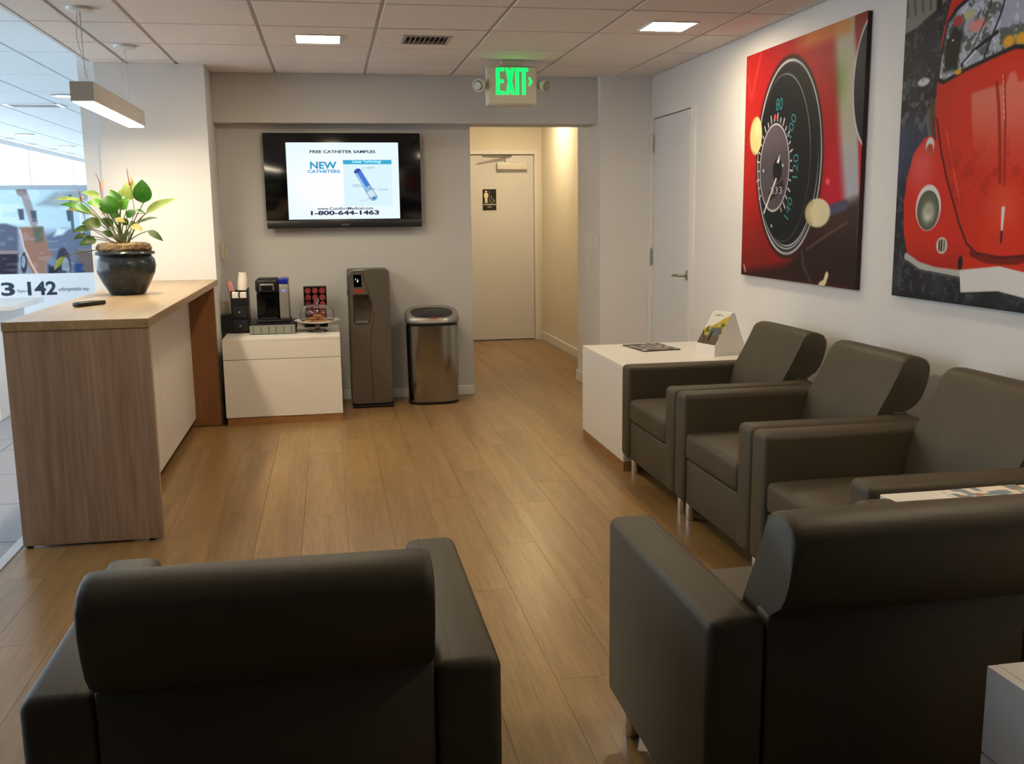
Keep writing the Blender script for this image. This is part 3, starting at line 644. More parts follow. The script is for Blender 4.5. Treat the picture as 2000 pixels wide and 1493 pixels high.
def paint_tv(u, v):
    c = np.ones(u.shape+(3,))*np.array((226, 244, 252.)); k = np.exp(-(((u-0.36)/0.34)**2+((v-0.56)/0.34)**2))[..., None]
    c = c*(1-k)+np.array((255, 246, 250.))*k
    m = ((u > 0.50) & (u < 0.935) & (v > 0.28) & (v < 0.83))[..., None]; c = np.where(m, (214, 238, 246), c)
    m = ((u > 0.50) & (u < 0.935) & (v > 0.228) & (v < 0.282))[..., None]; c = np.where(m, (46, 164, 204), c)
    X = (u*0.788-0.225-0.271+0.0); ux = -0.271+u*0.788; uz = 1.873-v*0.536
    ax, az, bx, bz = 0.222, 1.672, 0.335, 1.482; L = math.hypot(bx-ax, bz-az); dx, dz = (bx-ax)/L, (bz-az)/L
    s = (ux-ax)*dx+(uz-az)*dz; n = (ux-ax)*-dz+(uz-az)*dx
    tb = (s > -0.008) & (s < L) & (np.abs(n) < 0.026)
    c = np.where((tb & (s < 0.125))[..., None], (70, 118, 206), c); c = np.where((tb & (s < 0.125) & (n < -0.008))[..., None], (150, 190, 232), c)
    c = np.where((tb & (s >= 0.125) & (s < 0.16))[..., None], (140, 186, 222), c)
    c = np.where((tb & (s >= 0.16))[..., None], (206, 226, 240), c)
    c = np.where((tb & (s >= 0.125) & (np.abs(n) > 0.0225))[..., None], (44, 72, 120), c)
    c = np.where((((s+0.004)/0.014)**2+(n/0.024)**2 < 1)[..., None], (44, 72, 160), c)
    c = np.where((((s-L)/0.016)**2+(n/0.026)**2 < 1)[..., None], (120, 170, 220), c)
    c = np.where((((s-L)/0.005)**2+(n/0.010)**2 < 1)[..., None], (40, 60, 130), c)
    for (x0_, z0_, x1_, z1_) in ((0.250, 1.678, 0.272, 1.700), (0.30, 1.545, 0.345, 1.548), (0.262, 1.56, 0.235, 1.575), (0.285, 1.478, 0.325, 1.488)):
        l2 = (x1_-x0_)**2+(z1_-z0_)**2; q2 = np.clip(((ux-x0_)*(x1_-x0_)+(uz-z0_)*(z1_-z0_))/l2, 0, 1)
        c = np.where((np.hypot(ux-x0_-q2*(x1_-x0_), uz-z0_-q2*(z1_-z0_)) < 0.0014)[..., None], (70, 100, 130), c)
    for (xa_, xb_, z_) in ((0.285, 0.345, 1.702), (0.285, 0.340, 1.694), (0.188, 0.232, 1.578), (0.188, 0.236, 1.567), (0.36, 0.44, 1.542), (0.235, 0.285, 1.466)):
        c = np.where(((ux > xa_) & (ux < xb_) & (np.abs(uz-z_) < 0.0025) & (np.sin(ux*900) > -0.3))[..., None], (120, 150, 180), c)
    return c
scr = print_sheet('screen', 'print_screen', t, ((-0.271-ox, 7.2616-oy, 1.873-oz), (1, 0, 0), (0, 0, -1)), 0.788, 0.536, 260, 180, paint_tv)
for (s, x0_, x1_, z0_, z1_, mt, bd) in (('FREE CATHETER SAMPLES', -0.106, 0.354, 1.799, 1.820, 'text_navy', 0.03), ('NEW', -0.108, 0.078, 1.690, 1.740, 'text_cyan', 0.03), ('CATHETERS', -0.127, 0.100, 1.661, 1.684, 'text_cyan', 0.03),
        ('Latest Technology', 0.188, 0.395, 1.726, 1.751, 'text_pale', 0.01), ('www.ComfortMedical.com', -0.071, 0.324, 1.403, 1.422, 'text_navy', 0.02), ('1-800-644-1463', -0.117, 0.367, 1.366, 1.398, 'text_navy', 0.04)):
    text('lettering', s, mt, t, FR, x0_, x1_, z0_, z1_, 0.0014, bd)
text('logo', 'SONY', 'text_logo', lb, FR2, 0.098, 0.155, 1.292, 1.303, 0.0006, 0.02)
# ------------------------------------------------------------------ coffee corner (on the cabinet, top at z = 0.574)
ZT = 0.5745
t = thing('condiment_organizer', 'black condiment organizer with small drawers at the left end of the cabinet', 'organizer', (-0.655, 6.93, ZT))
bm = bmesh.new()
box(bm, -0.02, 0.095, 0.0, 0.012, 0.0, 0.005)
for a in ((-0.020, -0.014, 0, 0.16, 0, 0.285), (0.089, 0.095, 0, 0.16, 0, 0.300), (-0.014, 0.089, 0.150, 0.16, 0.006, 0.285), (-0.014, 0.089, 0.0, 0.15, 0.0, 0.006), (-0.014, 0.089, 0.0, 0.15, 0.094, 0.100), (-0.014, 0.089, 0.0, 0.15, 0.192, 0.198), (-0.014, 0.089, 0.0, 0.006, 0.198, 0.240), (0.035, 0.039, 0.006, 0.15, 0.198, 0.285)): box(bm, *a)
obj('shell', bm, 'black', t)
bm = bmesh.new()
for a in ((-0.088, -0.083, 0.0, 0.12, 0, 0.125), (-0.026, -0.0205, 0.0, 0.12, 0, 0.125), (-0.083, -0.026, 0.0, 0.005, 0, 0.125), (-0.083, -0.026, 0.115, 0.12, 0, 0.125), (-0.083, -0.026, 0.005, 0.115, 0, 0.005)): box(bm, *a)
obj('side_bin', bm, 'black', t)
for z in (0.008, 0.103):
    dr = obj('drawer', B(-0.013, 0.088, -0.006, 0.145, z, z+0.084, 0.003, 1), 'dark_plastic', t)
    obj('knob', lathe(bmesh.new(), [(0.006, z+0.034), (0.008, z+0.040), (0.006, z+0.046)], 12, 0.037, -0.012), 'satin_steel', dr)
for i in range(2):
    tag(obj('sugar_packet', B(-0.668+i*0.053, -0.6205+i*0.0535, 6.945, 6.99, ZT+0.2, ZT+0.278, 0.004, 1), 'paper'), ('cream paper packets in the organizer top, left slot', 'pale blue paper packets in the organizer top, right slot')[i], 'packet')
for i in range(6):
    x = -0.737+i*0.0085
    o = obj('stir_stick', tube(bmesh.new(), [(x+0.004, 7.0+0.012*(i % 3), ZT+0.006), (x-0.004, 7.0+0.012*(i % 3), ZT+0.215)], 0.0032, 6), 'stirrer')
    tag(o, 'thin wooden stir stick in the bin at the organizer side', 'stir stick', 'wooden stir sticks')
def cups(x, y, z, tilt, mat, n, label, name='paper_cup'):
    for i in range(n):
        o = obj(name, lathe(bmesh.new(), [(0.025, 0.085), (0.0255, 0.083), (0.034, 0.002), (0.036, 0.0), (0.034, 0.004), (0.024, 0.0845)], 20, cap=True), mat, None, (x, y, z+i*0.012), smooth=50)
        o.rotation_euler = (0, tilt, 0); tag(o, label, 'cup', 'stacked cups')
cups(-0.597, 7.02, ZT+0.289, 0.05, 'paper_cup', 4, 'white paper cup in the upturned stack on the black organizer')
for i in range(3):
    o = obj('pink_packet', B(-0.017, 0.017, -0.003, 0.003, 0, 0.085, 0.002, 1), 'pink_paper', None, (-0.654-0.004*i, 7.03+0.011*i, ZT+0.203+0.02*0)); o.rotation_euler = (0, -0.22, 0)
    o.scale = (1.1, 1, 1.75); tag(o, 'pink paper packet leaning in the organizer top', 'packet', 'pink packets')
# pod drawer and coffee machine
t = thing('pod_storage_box', 'grey ribbed pod storage box under the black coffee machine', 'storage box', (-0.398, 6.80, ZT))
bm = bmesh.new()
for a in ((-0.152, -0.146, 0.004, 0.35, 0, 0.070), (0.146, 0.152, 0.004, 0.35, 0, 0.070), (-0.146, 0.146, 0.344, 0.35, 0, 0.070), (-0.146, 0.146, 0.004, 0.344, 0.064, 0.070), (-0.146, 0.146, 0.004, 0.344, 0, 0.004)): box(bm, *a)
obj('frame', bm, 'black', t)
df = obj('drawer_front', B(-0.150, 0.150, -0.004, 0.0035, 0.003, 0.062, 0.003, 1), 'clear_plastic', t)
for i in range(6): obj('rib', B(-0.13+i*0.05, -0.122+i*0.05, -0.007, -0.0042, 0.008, 0.055), 'grey_plastic', df)
obj('tray', B(-0.143, 0.143, 0.006, 0.34, 0.006, 0.045), 'grey_plastic', t)
t = thing('coffee_machine', 'black single-serve coffee machine with silver side and blue lid', 'coffee machine', (-0.398, 6.86, ZT+0.0705))
obj('base', B(-0.108, 0.118, 0.0, 0.26, 0, 0.022, 0.006, 2), 'black', t, smooth=40)
obj('body', B(-0.105, 0.048, 0.08, 0.26, 0.0225, 0.205, 0.012, 2), 'black_gloss', t, smooth=40)
hd = obj('brew_head', B(-0.105, 0.048, 0.0, 0.26, 0.2055, 0.298, 0.018, 3), 'black', t, smooth=40)
obj('handle', tube(bmesh.new(), [(-0.07, -0.008, 0.225), (-0.07, -0.022, 0.262), (0.015, -0.022, 0.262), (0.015, -0.008, 0.225)], 0.007, 8), 'satin_steel', hd, smooth=60)
obj('drip_tray', B(-0.085, 0.035, 0.006, 0.078, 0.0225, 0.034, 0.003, 1), 'dark_plastic', t)
obj('reservoir_side', B(0.050, 0.112, 0.02, 0.25, 0.0225, 0.262, 0.008, 2), 'silver_plastic', t, smooth=40)
obj('lid', B(0.049, 0.113, 0.015, 0.255, 0.2625, 0.298, 0.008, 2), 'blue_gloss', t, smooth=40)
obj('power_light', lathe(bmesh.new(), [(0.007, 0.215), (0.007, 0.217)], 12, 0.08, 0.0), 'blue_led', t).matrix_local = Matrix.Translation((0, 0.0195, 0.0)) @ Matrix.Translation((0.08, 0, 0.216)) @ Matrix.Rotation(math.pi/2, 4, 'X') @ Matrix.Translation((-0.08, 0, -0.216))
# pod display box
t = thing('pod_display', 'dark display box holding red round coffee pods behind the cake dome', 'display box', (-0.112, 7.16, ZT))
bm = bmesh.new()
for a in ((-0.080, -0.075, 0, 0.075, 0, 0.290), (0.075, 0.080, 0, 0.075, 0, 0.290), (-0.075, 0.075, 0.07, 0.075, 0, 0.290), (-0.075, 0.075, 0, 0.07, 0, 0.006), (-0.075, 0.075, 0, 0.07, 0.284, 0.290)): box(bm, *a)
obj('case', bm, 'black', t)
for r in range(5): obj('shelf', B(-0.0748, 0.0748, 0.02, 0.0698, 0.040+r*0.049, 0.043+r*0.049), 'dark_plastic', t)
for r in range(5):
    for c in range(3):
        bm = bmesh.new(); disc(bm, 0, 0, 0.0215, 0, 0.004, 16); disc(bm, 0, 0, 0.018, 0.0041, 0.038, 16)
        o = obj('coffee_pod', bm, 'pod_red', None, (-0.162+c*0.05, 7.165, ZT+0.0655+r*0.049))
        tag(o, 'round red coffee pod in the dark display box', 'coffee pod', 'red coffee pods')
# cake stand, dome, cookies
t = thing('cake_stand', 'white pedestal cake stand on the right end of the cabinet', 'cake stand', (-0.100, 6.90, ZT))
obj('foot', lathe(bmesh.new(), [(0.070, 0.0), (0.068, 0.006), (0.030, 0.014), (0.017, 0.025)], 32, cap=True), 'glass', t, smooth=60)
obj('stem', lathe(bmesh.new(), [(0.017, 0.0252), (0.014, 0.04), (0.018, 0.052), (0.03, 0.0595)], 24), 'glass', t, smooth=60)
obj('plate', lathe(bmesh.new(), [(0.03, 0.06), (0.10, 0.061), (0.150, 0.074), (0.156, 0.080), (0.150, 0.080), (0.100, 0.067), (0.0, 0.066)], 48), 'china', t, smooth=60)
t = thing('glass_dome', 'clear glass dome with knob covering cookies on the cake stand', 'glass dome', (-0.100, 6.90, ZT+0.0685))
ps = [(0.100, 0.0), (0.118, 0.008), (0.117, 0.055), (0.108, 0.085), (0.08, 0.108), (0.03, 0.118), (0.0, 0.119)]
bm = lathe(bmesh.new(), ps+[(r*0.98, z-0.003) for r, z in ps[::-1][1:]], 48, cap=False)
obj('dome_shell', bm, 'glass', t, smooth=60)
obj('dome_knob', lathe(bmesh.new(), [(0.008, 0.1195), (0.009, 0.128), (0.018, 0.138), (0.016, 0.152), (0.0, 0.158)], 24), 'glass', t, smooth=60)
for i, (dx, dy, dz) in enumerate(((-0.055, -0.03, 0), (0.0, -0.05, 0), (0.052, -0.03, 0), (-0.03, 0.03, 0), (0.04, 0.03, 0), (-0.025, -0.03, 0.019), (0.022, -0.02, 0.019), (0.0, -0.03, 0.038))):
    o = obj('cookie', lathe(bmesh.new(), [(0.022, 0.0), (0.029, 0.004), (0.030, 0.010), (0.022, 0.0165), (0.0, 0.018)], 14), 'cookie', None, (-0.100+dx, 6.90+dy, ZT+0.0665+dz), smooth=60)
    tag(o, 'round golden cookie under the glass dome', 'cookie', 'cookies under the dome')
# ------------------------------------------------------------------ water cooler
t = thing('water_cooler', 'tall bronze-grey water cooler between the white cabinet and the bin', 'water cooler', (0.266, 7.0, 0))
obj('body', B(-0.148, 0.142, 0.101, 0.325, 0.022, 0.982, 0.018, 3), 'bronze_dark', t, smooth=40)
def loop(bm, pts, y): 
    vs = [bm.verts.new((x, y, z)) for x, z in pts]
    return [bm.edges.new((vs[i], vs[(i+1) % len(vs)])) for i in range(len(vs))]
def plate_holes(outer, holes, y0, y1):
    bm = bmesh.new(); E = loop(bm, outer, y0)
    for h in holes: E += loop(bm, h, y0)
    r = bmesh.ops.triangle_fill(bm, use_beauty=True, use_dissolve=False, edges=E)
    F = [f for f in r['geom'] if isinstance(f, bmesh.types.BMFace)]
    ex = bmesh.ops.extrude_face_region(bm, geom=F)
    for v in [g for g in ex['geom'] if isinstance(g, bmesh.types.BMVert)]: v.co.y = y1
    return bm
def rrect(x0, x1, z0, z1, r, n=5):
    out = []
    for cx, cz, a0 in ((x1-r, z1-r, 0), (x0+r, z1-r, 90), (x0+r, z0+r, 180), (x1-r, z0+r, 270)):
        for i in range(n+1): a = math.radians(a0+90*i/n); out.append((cx+r*math.cos(a), cz+r*math.sin(a)))
    return out
alc = [(-0.116, 0.615), (-0.106, 0.600), (-0.020, 0.600), (0.000, 0.615), (0.012, 0.66), (0.016, 0.71), (0.008, 0.76), (-0.008, 0.812), (-0.116, 0.812)]
dsp = rrect(-0.108, -0.050, 0.862, 0.952, 0.006, 3)
fp = obj('front_panel', plate_holes(rrect(-0.146, 0.142, 0.030, 0.988, 0.030, 6), [alc, dsp], 0.0, 0.1005), 'bronze', t)
obj('side_trim', tube(bmesh.new(), [(-0.140, -0.001, 0.05), (-0.140, -0.001, 0.95), (-0.125, -0.001, 0.974), (-0.10, -0.001, 0.982), (-0.02, -0.001, 0.984)], 0.004, 8), 'silver_plastic', fp, smooth=80)
al = obj('dispensing_alcove', B(-0.115, 0.014, 0.094, 0.0995, 0.602, 0.810), 'bronze', t)
obj('drip_tray', B(-0.108, -0.01, 0.006, 0.092, 0.604, 0.624, 0.003, 1), 'satin_steel', al)
obj('display', B(-0.106, -0.052, 0.018, 0.0295, 0.864, 0.950), 'black_gloss', t)
obj('tap', tube(bmesh.new(), [(-0.078, 0.016, 0.918), (-0.078, 0.004, 0.915), (-0.078, 0.001, 0.898)], 0.007, 10), 'chrome', t, smooth=80)
obj('tap', tube(bmesh.new(), [(-0.092, 0.016, 0.928), (-0.092, 0.006, 0.922), (-0.092, 0.004, 0.912)], 0.004, 8), 'chrome', t, smooth=80)
obj('label_strip', B(-0.105, -0.040, -0.0015, -0.0002, 0.828, 0.846), 'red_led', t)
cv = [(-0.040, 0.975), (-0.036, 0.93), (-0.020, 0.87), (0.004, 0.80), (0.022, 0.74), (0.027, 0.69), (0.020, 0.62), (0.006, 0.55), (-0.004, 0.47), (-0.006, 0.38), (-0.002, 0.28), (0.002, 0.16), (0.002, 0.045)]
obj('seam', tube(bmesh.new(), [(x, 0.0004, z) for x, z in cv], 0.0022, 6), 'bronze_dark', fp, smooth=80)
obj('foot_base', B(-0.135, 0.150, -0.010, 0.32, 0.0, 0.0215, 0.006, 2), 'black', t, smooth=40)
obj('power_button', B(-0.153, -0.1485, 0.10, 0.13, 0.80, 0.84), 'black', t)
# ------------------------------------------------------------------ waste bin
t = thing('waste_bin', 'stainless steel sensor waste bin beside the water cooler', 'waste bin', (0.712, 7.115, 0))
SX, SY = 1.0, 0.66
obj('base_ring', lathe(bmesh.new(), [(0.178, 0.0), (0.183, 0.003), (0.183, 0.020)], 64, sx=SX, sy=SY, power=2.7), 'black', t, smooth=50)
obj('steel_body', lathe(bmesh.new(), [(0.181, 0.0205), (0.183, 0.10), (0.188, 0.40), (0.190, 0.572)], 96, sx=SX, sy=SY, power=2.7), 'steel', t, smooth=80)
obj('gap_band', lathe(bmesh.new(), [(0.186, 0.5725), (0.186, 0.592)], 64, sx=SX, sy=SY, power=2.7), 'black', t, smooth=50)
def slope(bm):
    for v in bm.verts:
        if v.co.z > 0.62: v.co.z += 0.30*v.co.y-0.004
    return bm
bm = slope(lathe(bmesh.new(), [(0.192, 0.5925), (0.196, 0.600), (0.197, 0.640), (0.190, 0.664), (0.176, 0.672), (0.152, 0.666), (0.150, 0.655), (0.150, 0.5925)], 64, sx=SX, sy=SY, power=2.7, cap=False))
obj('lid_rim', bm, 'silver_plastic', t, smooth=50)
fl = obj('lid_flap', slope(lathe(bmesh.new(), [(0.1495, 0.60), (0.1495, 0.662), (0.140, 0.666), (0.0, 0.666)], 64, sx=SX, sy=SY, power=2.7)), 'dark_plastic', t, smooth=50)
for i, x in enumerate((-0.02, -0.005, 0.01, 0.03)): obj('button', slope(lathe(bmesh.new(), [(0.005, 0.6662), (0.004, 0.6685)], 10, x, 0.04)), 'satin_steel', fl)
obj('sensor', slope(B(-0.028, 0.028, -0.121, -0.113, 0.667, 0.676, 0.001, 1)), 'red_led', t)
# ------------------------------------------------------------------ restroom sign
t = thing('restroom_sign', 'small black restroom sign with man and wheelchair symbols on the hall door', 'restroom sign', (1.709, 10.564, 1.405))
obj('plate', B(-0.073, 0.073, -0.006, -0.0005, 0, 0.222, 0.002, 1), 'sign_black', t)
bm = bmesh.new(); disc(bm, -0.036, 0.198, 0.011, -0.0075, -0.0062, 14)
prism(bm, [(-0.058, 0.172), (-0.050, 0.184), (-0.022, 0.184), (-0.014, 0.172), (-0.014, 0.138), (-0.019, 0.134), (-0.022, 0.138), (-0.022, 0.078), (-0.034, 0.078), (-0.036, 0.128), (-0.038, 0.078), (-0.050, 0.078), (-0.050, 0.138), (-0.053, 0.134), (-0.058, 0.138)], 1, -0.0075, -0.0062)
obj('man_symbol', bm, 'sign_white', t)
obj('divider', B(-0.003, 0.000, -0.0075, -0.0062, 0.085, 0.205), 'grey_ink', t)
bm = bmesh.new()
pts = [(0.028+0.017*math.cos(a), -0.0068, 0.098+0.017*math.sin(a)) for a in np.linspace(math.radians(130), math.radians(400), 16)]
tube(bm, pts, 0.0024, 6); tube(bm, [(0.020, -0.0068, 0.155), (0.022, -0.0068, 0.118), (0.042, -0.0068, 0.118), (0.052, -0.0068, 0.092), (0.060, -0.0068, 0.096)], 0.003, 6)
obj('wheelchair_symbol', bm, 'grey_ink', t)
obj('stripe', B(-0.066, 0.068, -0.0072, -0.0062, 0.054, 0.068), 'grey_ink', t)
text('lettering', 'MEN', 'grey_ink', t, ((0, -0.0061, 0), (1, 0, 0), (0, 0, 1), (0, -1, 0)), -0.022, 0.022, 0.026, 0.044, 0.001, 0.02)
# ------------------------------------------------------------------ wall canvases
def ell(u, v, cx, cy, rx, ry, rot=0.0):
    c, s = math.cos(rot), math.sin(rot); x, y = u-cx, v-cy
    return np.hypot((x*c+y*s)/rx, (-x*s+y*c)/ry)
def over(c, m, col): m = np.clip(m, 0, 1)[..., None]; return c*(1-m)+np.array(col, float)*m
def sm(x, a, b): q = np.clip((x-a)/(b-a), 0, 1); return q*q*(3-2*q)
def poly(u, v, pts, soft=0.006):
    ins = np.zeros(u.shape, bool); d = np.full(u.shape, 9.0); n = len(pts)
    for i in range(n):
        (x0, y0_), (x1, y1_) = pts[i], pts[(i+1) % n]
        cond = ((y0_ > v) != (y1_ > v)) & (u < (x1-x0)*(v-y0_)/((y1_-y0_) or 1e-9)+x0); ins ^= cond
        l2 = (x1-x0)**2+(y1_-y0_)**2; q = np.clip(((u-x0)*(x1-x0)+(v-y0_)*(y1_-y0_))/l2, 0, 1)
        d = np.minimum(d, np.hypot(u-x0-q*(x1-x0), v-y0_-q*(y1_-y0_)))
    sd = np.where(ins, d, -d); return np.clip(sd/soft+0.5, 0, 1)
def line(u, v, pts, w):
    d = np.full(u.shape, 9.0)
    for (x0, y0_), (x1, y1_) in zip(pts, pts[1:]):
        l2 = (x1-x0)**2+(y1_-y0_)**2; q = np.clip(((u-x0)*(x1-x0)+(v-y0_)*(y1_-y0_))/l2, 0, 1)
        d = np.minimum(d, np.hypot(u-x0-q*(x1-x0), v-y0_-q*(y1_-y0_)))
    return np.clip((w-d)/(w*0.5+1e-9)+0.5, 0, 1)
def noise(u, v, f, seed):
    r = np.random.RandomState(seed); n = int(f)+3; g = r.rand(n, n); x, y = np.clip(u, -0.05, 1.05)*f+0.5, np.clip(v, -0.05, 1.05)*f+0.5
    i, j = np.clip(x.astype(int), 0, n-2), np.clip(y.astype(int), 0, n-2); a, b = x-i, y-j; a = a*a*(3-2*a); b = b*b*(3-2*b)
    return g[j, i]*(1-a)*(1-b)+g[j, i+1]*a*(1-b)+g[j+1, i]*(1-a)*b+g[j+1, i+1]*a*b
def paint_speedo(u, v):
    c = np.ones(u.shape+(3,))*np.array((158, 18, 24.))
    c = over(c, 1-sm(u, 0.0, 0.25), (176, 34, 28)); c = over(c, sm(v, 0.55, 1.0)*(1-sm(u, 0.2, 0.6))*0.7, (96, 26, 22))
    c = over(c, line(u, v, [(0.02, 0.10), (0.06, 0.20), (0.16, -0.02)], 0.010)*0.5, (206, 70, 80)); c = over(c, sm(u, 0.5, 0.7)*(1-sm(v, 0.0, 0.4))*0.5, (150, 30, 44))
    c = over(c, sm(u, 0.70, 0.80)*sm(v, 0.28, 0.6)*0.7, (190, 24, 54))
    # blurred pale pillar with a green cast
    pe = 0.765+0.20*v**1.3; pm = sm(u, pe-0.03, pe+0.05)*(1-sm(u, 0.905+0.12*v, 0.935+0.12*v))
    pc = np.ones_like(c)*np.array((172, 170, 152.)); pc = over(pc, np.exp(-((v-0.23)/0.09)**2)*(1-sm(u, 0.80, 0.92)), (110, 146, 76)); pc = over(pc, sm(v, 0.35, 0.6), (168, 172, 184)); pc = over(pc, sm(v, 0.72, 0.95), (70, 66, 66))
    k = np.clip(pm, 0, 1)[..., None]; c = c*(1-k)+pc*k
    c = over(c, sm(u, 0.40, 0.6)*(1-sm(u, 0.86, 0.93))*(1-sm(v, 0.03, 0.085))*0.8, (190, 120, 56)); c = over(c, sm(u, 0.90, 0.93)*(1-sm(v, 0.0, 0.16))*0.9, (120, 34, 22))
    # dark dial at the right edge
    e = ell(u, v, 1.06, 0.25, 0.135, 0.24); c = over(c, (1-sm(e, 0.98, 1.02)), (26, 30, 40)); c = over(c, np.exp(-((e-1.0)/0.03)**2)*(u > 0.9), (206, 208, 214))
    # dark lower right
    low = poly(u, v, [(0.0, 1.01), (0.0, 0.985), (0.30, 0.955), (0.47, 0.92), (0.60, 0.82), (0.66, 0.74), (0.80, 0.70), (1.01, 0.66), (1.01, 1.01)], 0.05)
    c = over(c, low, (40, 24, 22)); c = over(c, low*sm(u, 0.6, 0.8)*(1-sm(v, 0.7, 0.9))*0.5, (84, 62, 58)); c = over(c, line(u, v, [(0.62, 0.86), (0.78, 0.80), (0.92, 0.75)], 0.006)*0.5, (120, 92, 90))
    c = over(c, line(u, v, [(0.58, 0.86), (0.60, 0.93), (0.66, 0.99)], 0.008)*0.4, (110, 100, 100)); c = over(c, line(u, v, [(0.74, 1.0), (0.775, 0.985), (0.79, 0.955)], 0.012), (222, 206, 166)); c = over(c, line(u, v, [(0.03, 0.955), (0.045, 0.98)], 0.006), (190, 170, 160))
    # speedometer
    R = ell(u, v, 0.428, 0.483, 0.290, 0.412, -0.06)
    c = over(c, 1-sm(R, 1.0, 1.06), (40, 14, 16)); c = over(c, 1-sm(R, 0.985, 1.0), (18, 20, 24))
    th = np.arctan2((v-0.483)/0.412, (u-0.428)/0.290)
    bright = 0.55+0.45*np.sin(th*5+0.7)*np.sin(th*2+1.0)
    c = over(c, np.exp(-((R-0.975)/0.016)**2)*(0.7+0.3*bright), (214, 216, 222)); c = over(c, np.exp(-((R-0.925)/0.010)**2)*sm(np.sin(th-0.3), 0.1, 0.8)*0.9, (190, 196, 208)); c = over(c, np.exp(-((R-0.895)/0.007)**2)*sm(np.cos(th-0.9), 0.4, 0.95), (220, 224, 232))
    R2 = ell(u, v, 0.385, 0.483, 0.238, 0.352, -0.05); c = over(c, np.exp(-((R2-1.0)/0.012)**2)*(0.35+0.5*sm(np.cos(th+0.9), 0.2, 1.0)), (150, 156, 164)); c = over(c, 1-sm(R2, 0.96, 1.0), (14, 20, 26))
    c = over(c, sm(R, 0.80, 0.95)*(1-sm(R, 0.95, 0.99))*np.clip(np.cos(th+0.6), 0, 1)*0.25, (30, 60, 60))
    R3 = ell(u, v, 0.308, 0.517, 0.137, 0.186); c = over(c, 1-sm(R3, 0.96, 1.0), (74, 68, 78)); c = over(c, (1-sm(R3, 0.9, 1.0))*(1-sm(v, 0.38, 0.5)), (88, 80, 90)); c = over(c, np.exp(-((R3-1.0)/0.025)**2), (206, 206, 208))
    for i in range(26):
        a = math.radians(-215+i*11); r0_, r1_ = 1.08, 1.17 if i % 2 else 1.24
        p = [(0.308+0.137*r*math.cos(a), 0.517+0.186*r*math.sin(a)) for r in (r0_, r1_)]; c = over(c, line(u, v, p, 0.0035), (200, 200, 204))
    c = over(c, 1-sm(ell(u, v, 0.303, 0.300, 0.012, 0.012), 0.8, 1.1), (214, 50, 44))
    c = over(c, poly(u, v, [(0.262, 0.618), (0.395, 0.570), (0.405, 0.612), (0.270, 0.662)], 0.004), (34, 30, 34))
    c = over(c, 1-sm(ell(u, v, 0.340, 0.528, 0.046, 0.052), 0.9, 1.03), (20, 18, 24)); c = over(c, line(u, v, [(0.330, 0.565), (0.222, 0.712)], 0.0045), (236, 236, 232)); c = over(c, poly(u, v, [(0.33, 0.495), (0.36, 0.462), (0.352, 0.50)], 0.004), (226, 226, 222))
    for p in ((0.205, 0.525), (0.388, 0.51), (0.300, 0.768)): c = over(c, 1-sm(ell(u, v, p[0], p[1], 0.007, 0.008), 0.7, 1.1), (160, 200, 214))
    # knobs
    e = ell(u, v, 0.118, 0.365, 0.062, 0.085); c = over(c, 1-sm(e, 0.95, 1.05), (214, 196, 140)); c = over(c, np.exp(-((e-0.93)/0.05)**2)*(u < 0.12)*0.6, (150, 110, 60)); c = over(c, (1-sm(ell(u, v, 0.13, 0.34, 0.03, 0.05), 0.3, 1.0))*0.5, (240, 226, 184))
    c = over(c, line(u, v, [(0.78, 0.705), (0.90, 0.685)], 0.020), (74, 76, 104)); e = ell(u, v, 0.697, 0.713, 0.100, 0.058*1.0); c = over(c, 1-sm(e, 0.9, 1.08), (206, 198, 164)); c = over(c, sm(e, 0.3, 1.0)*(1-sm(e, 0.95, 1.08))*(u < 0.66)*0.6, (150, 132, 96))
    c = over(c, 1-sm(ell(u, v, 0.768, 0.592, 0.018, 0.014), 0.6, 1.2), (220, 90, 96))
    return c
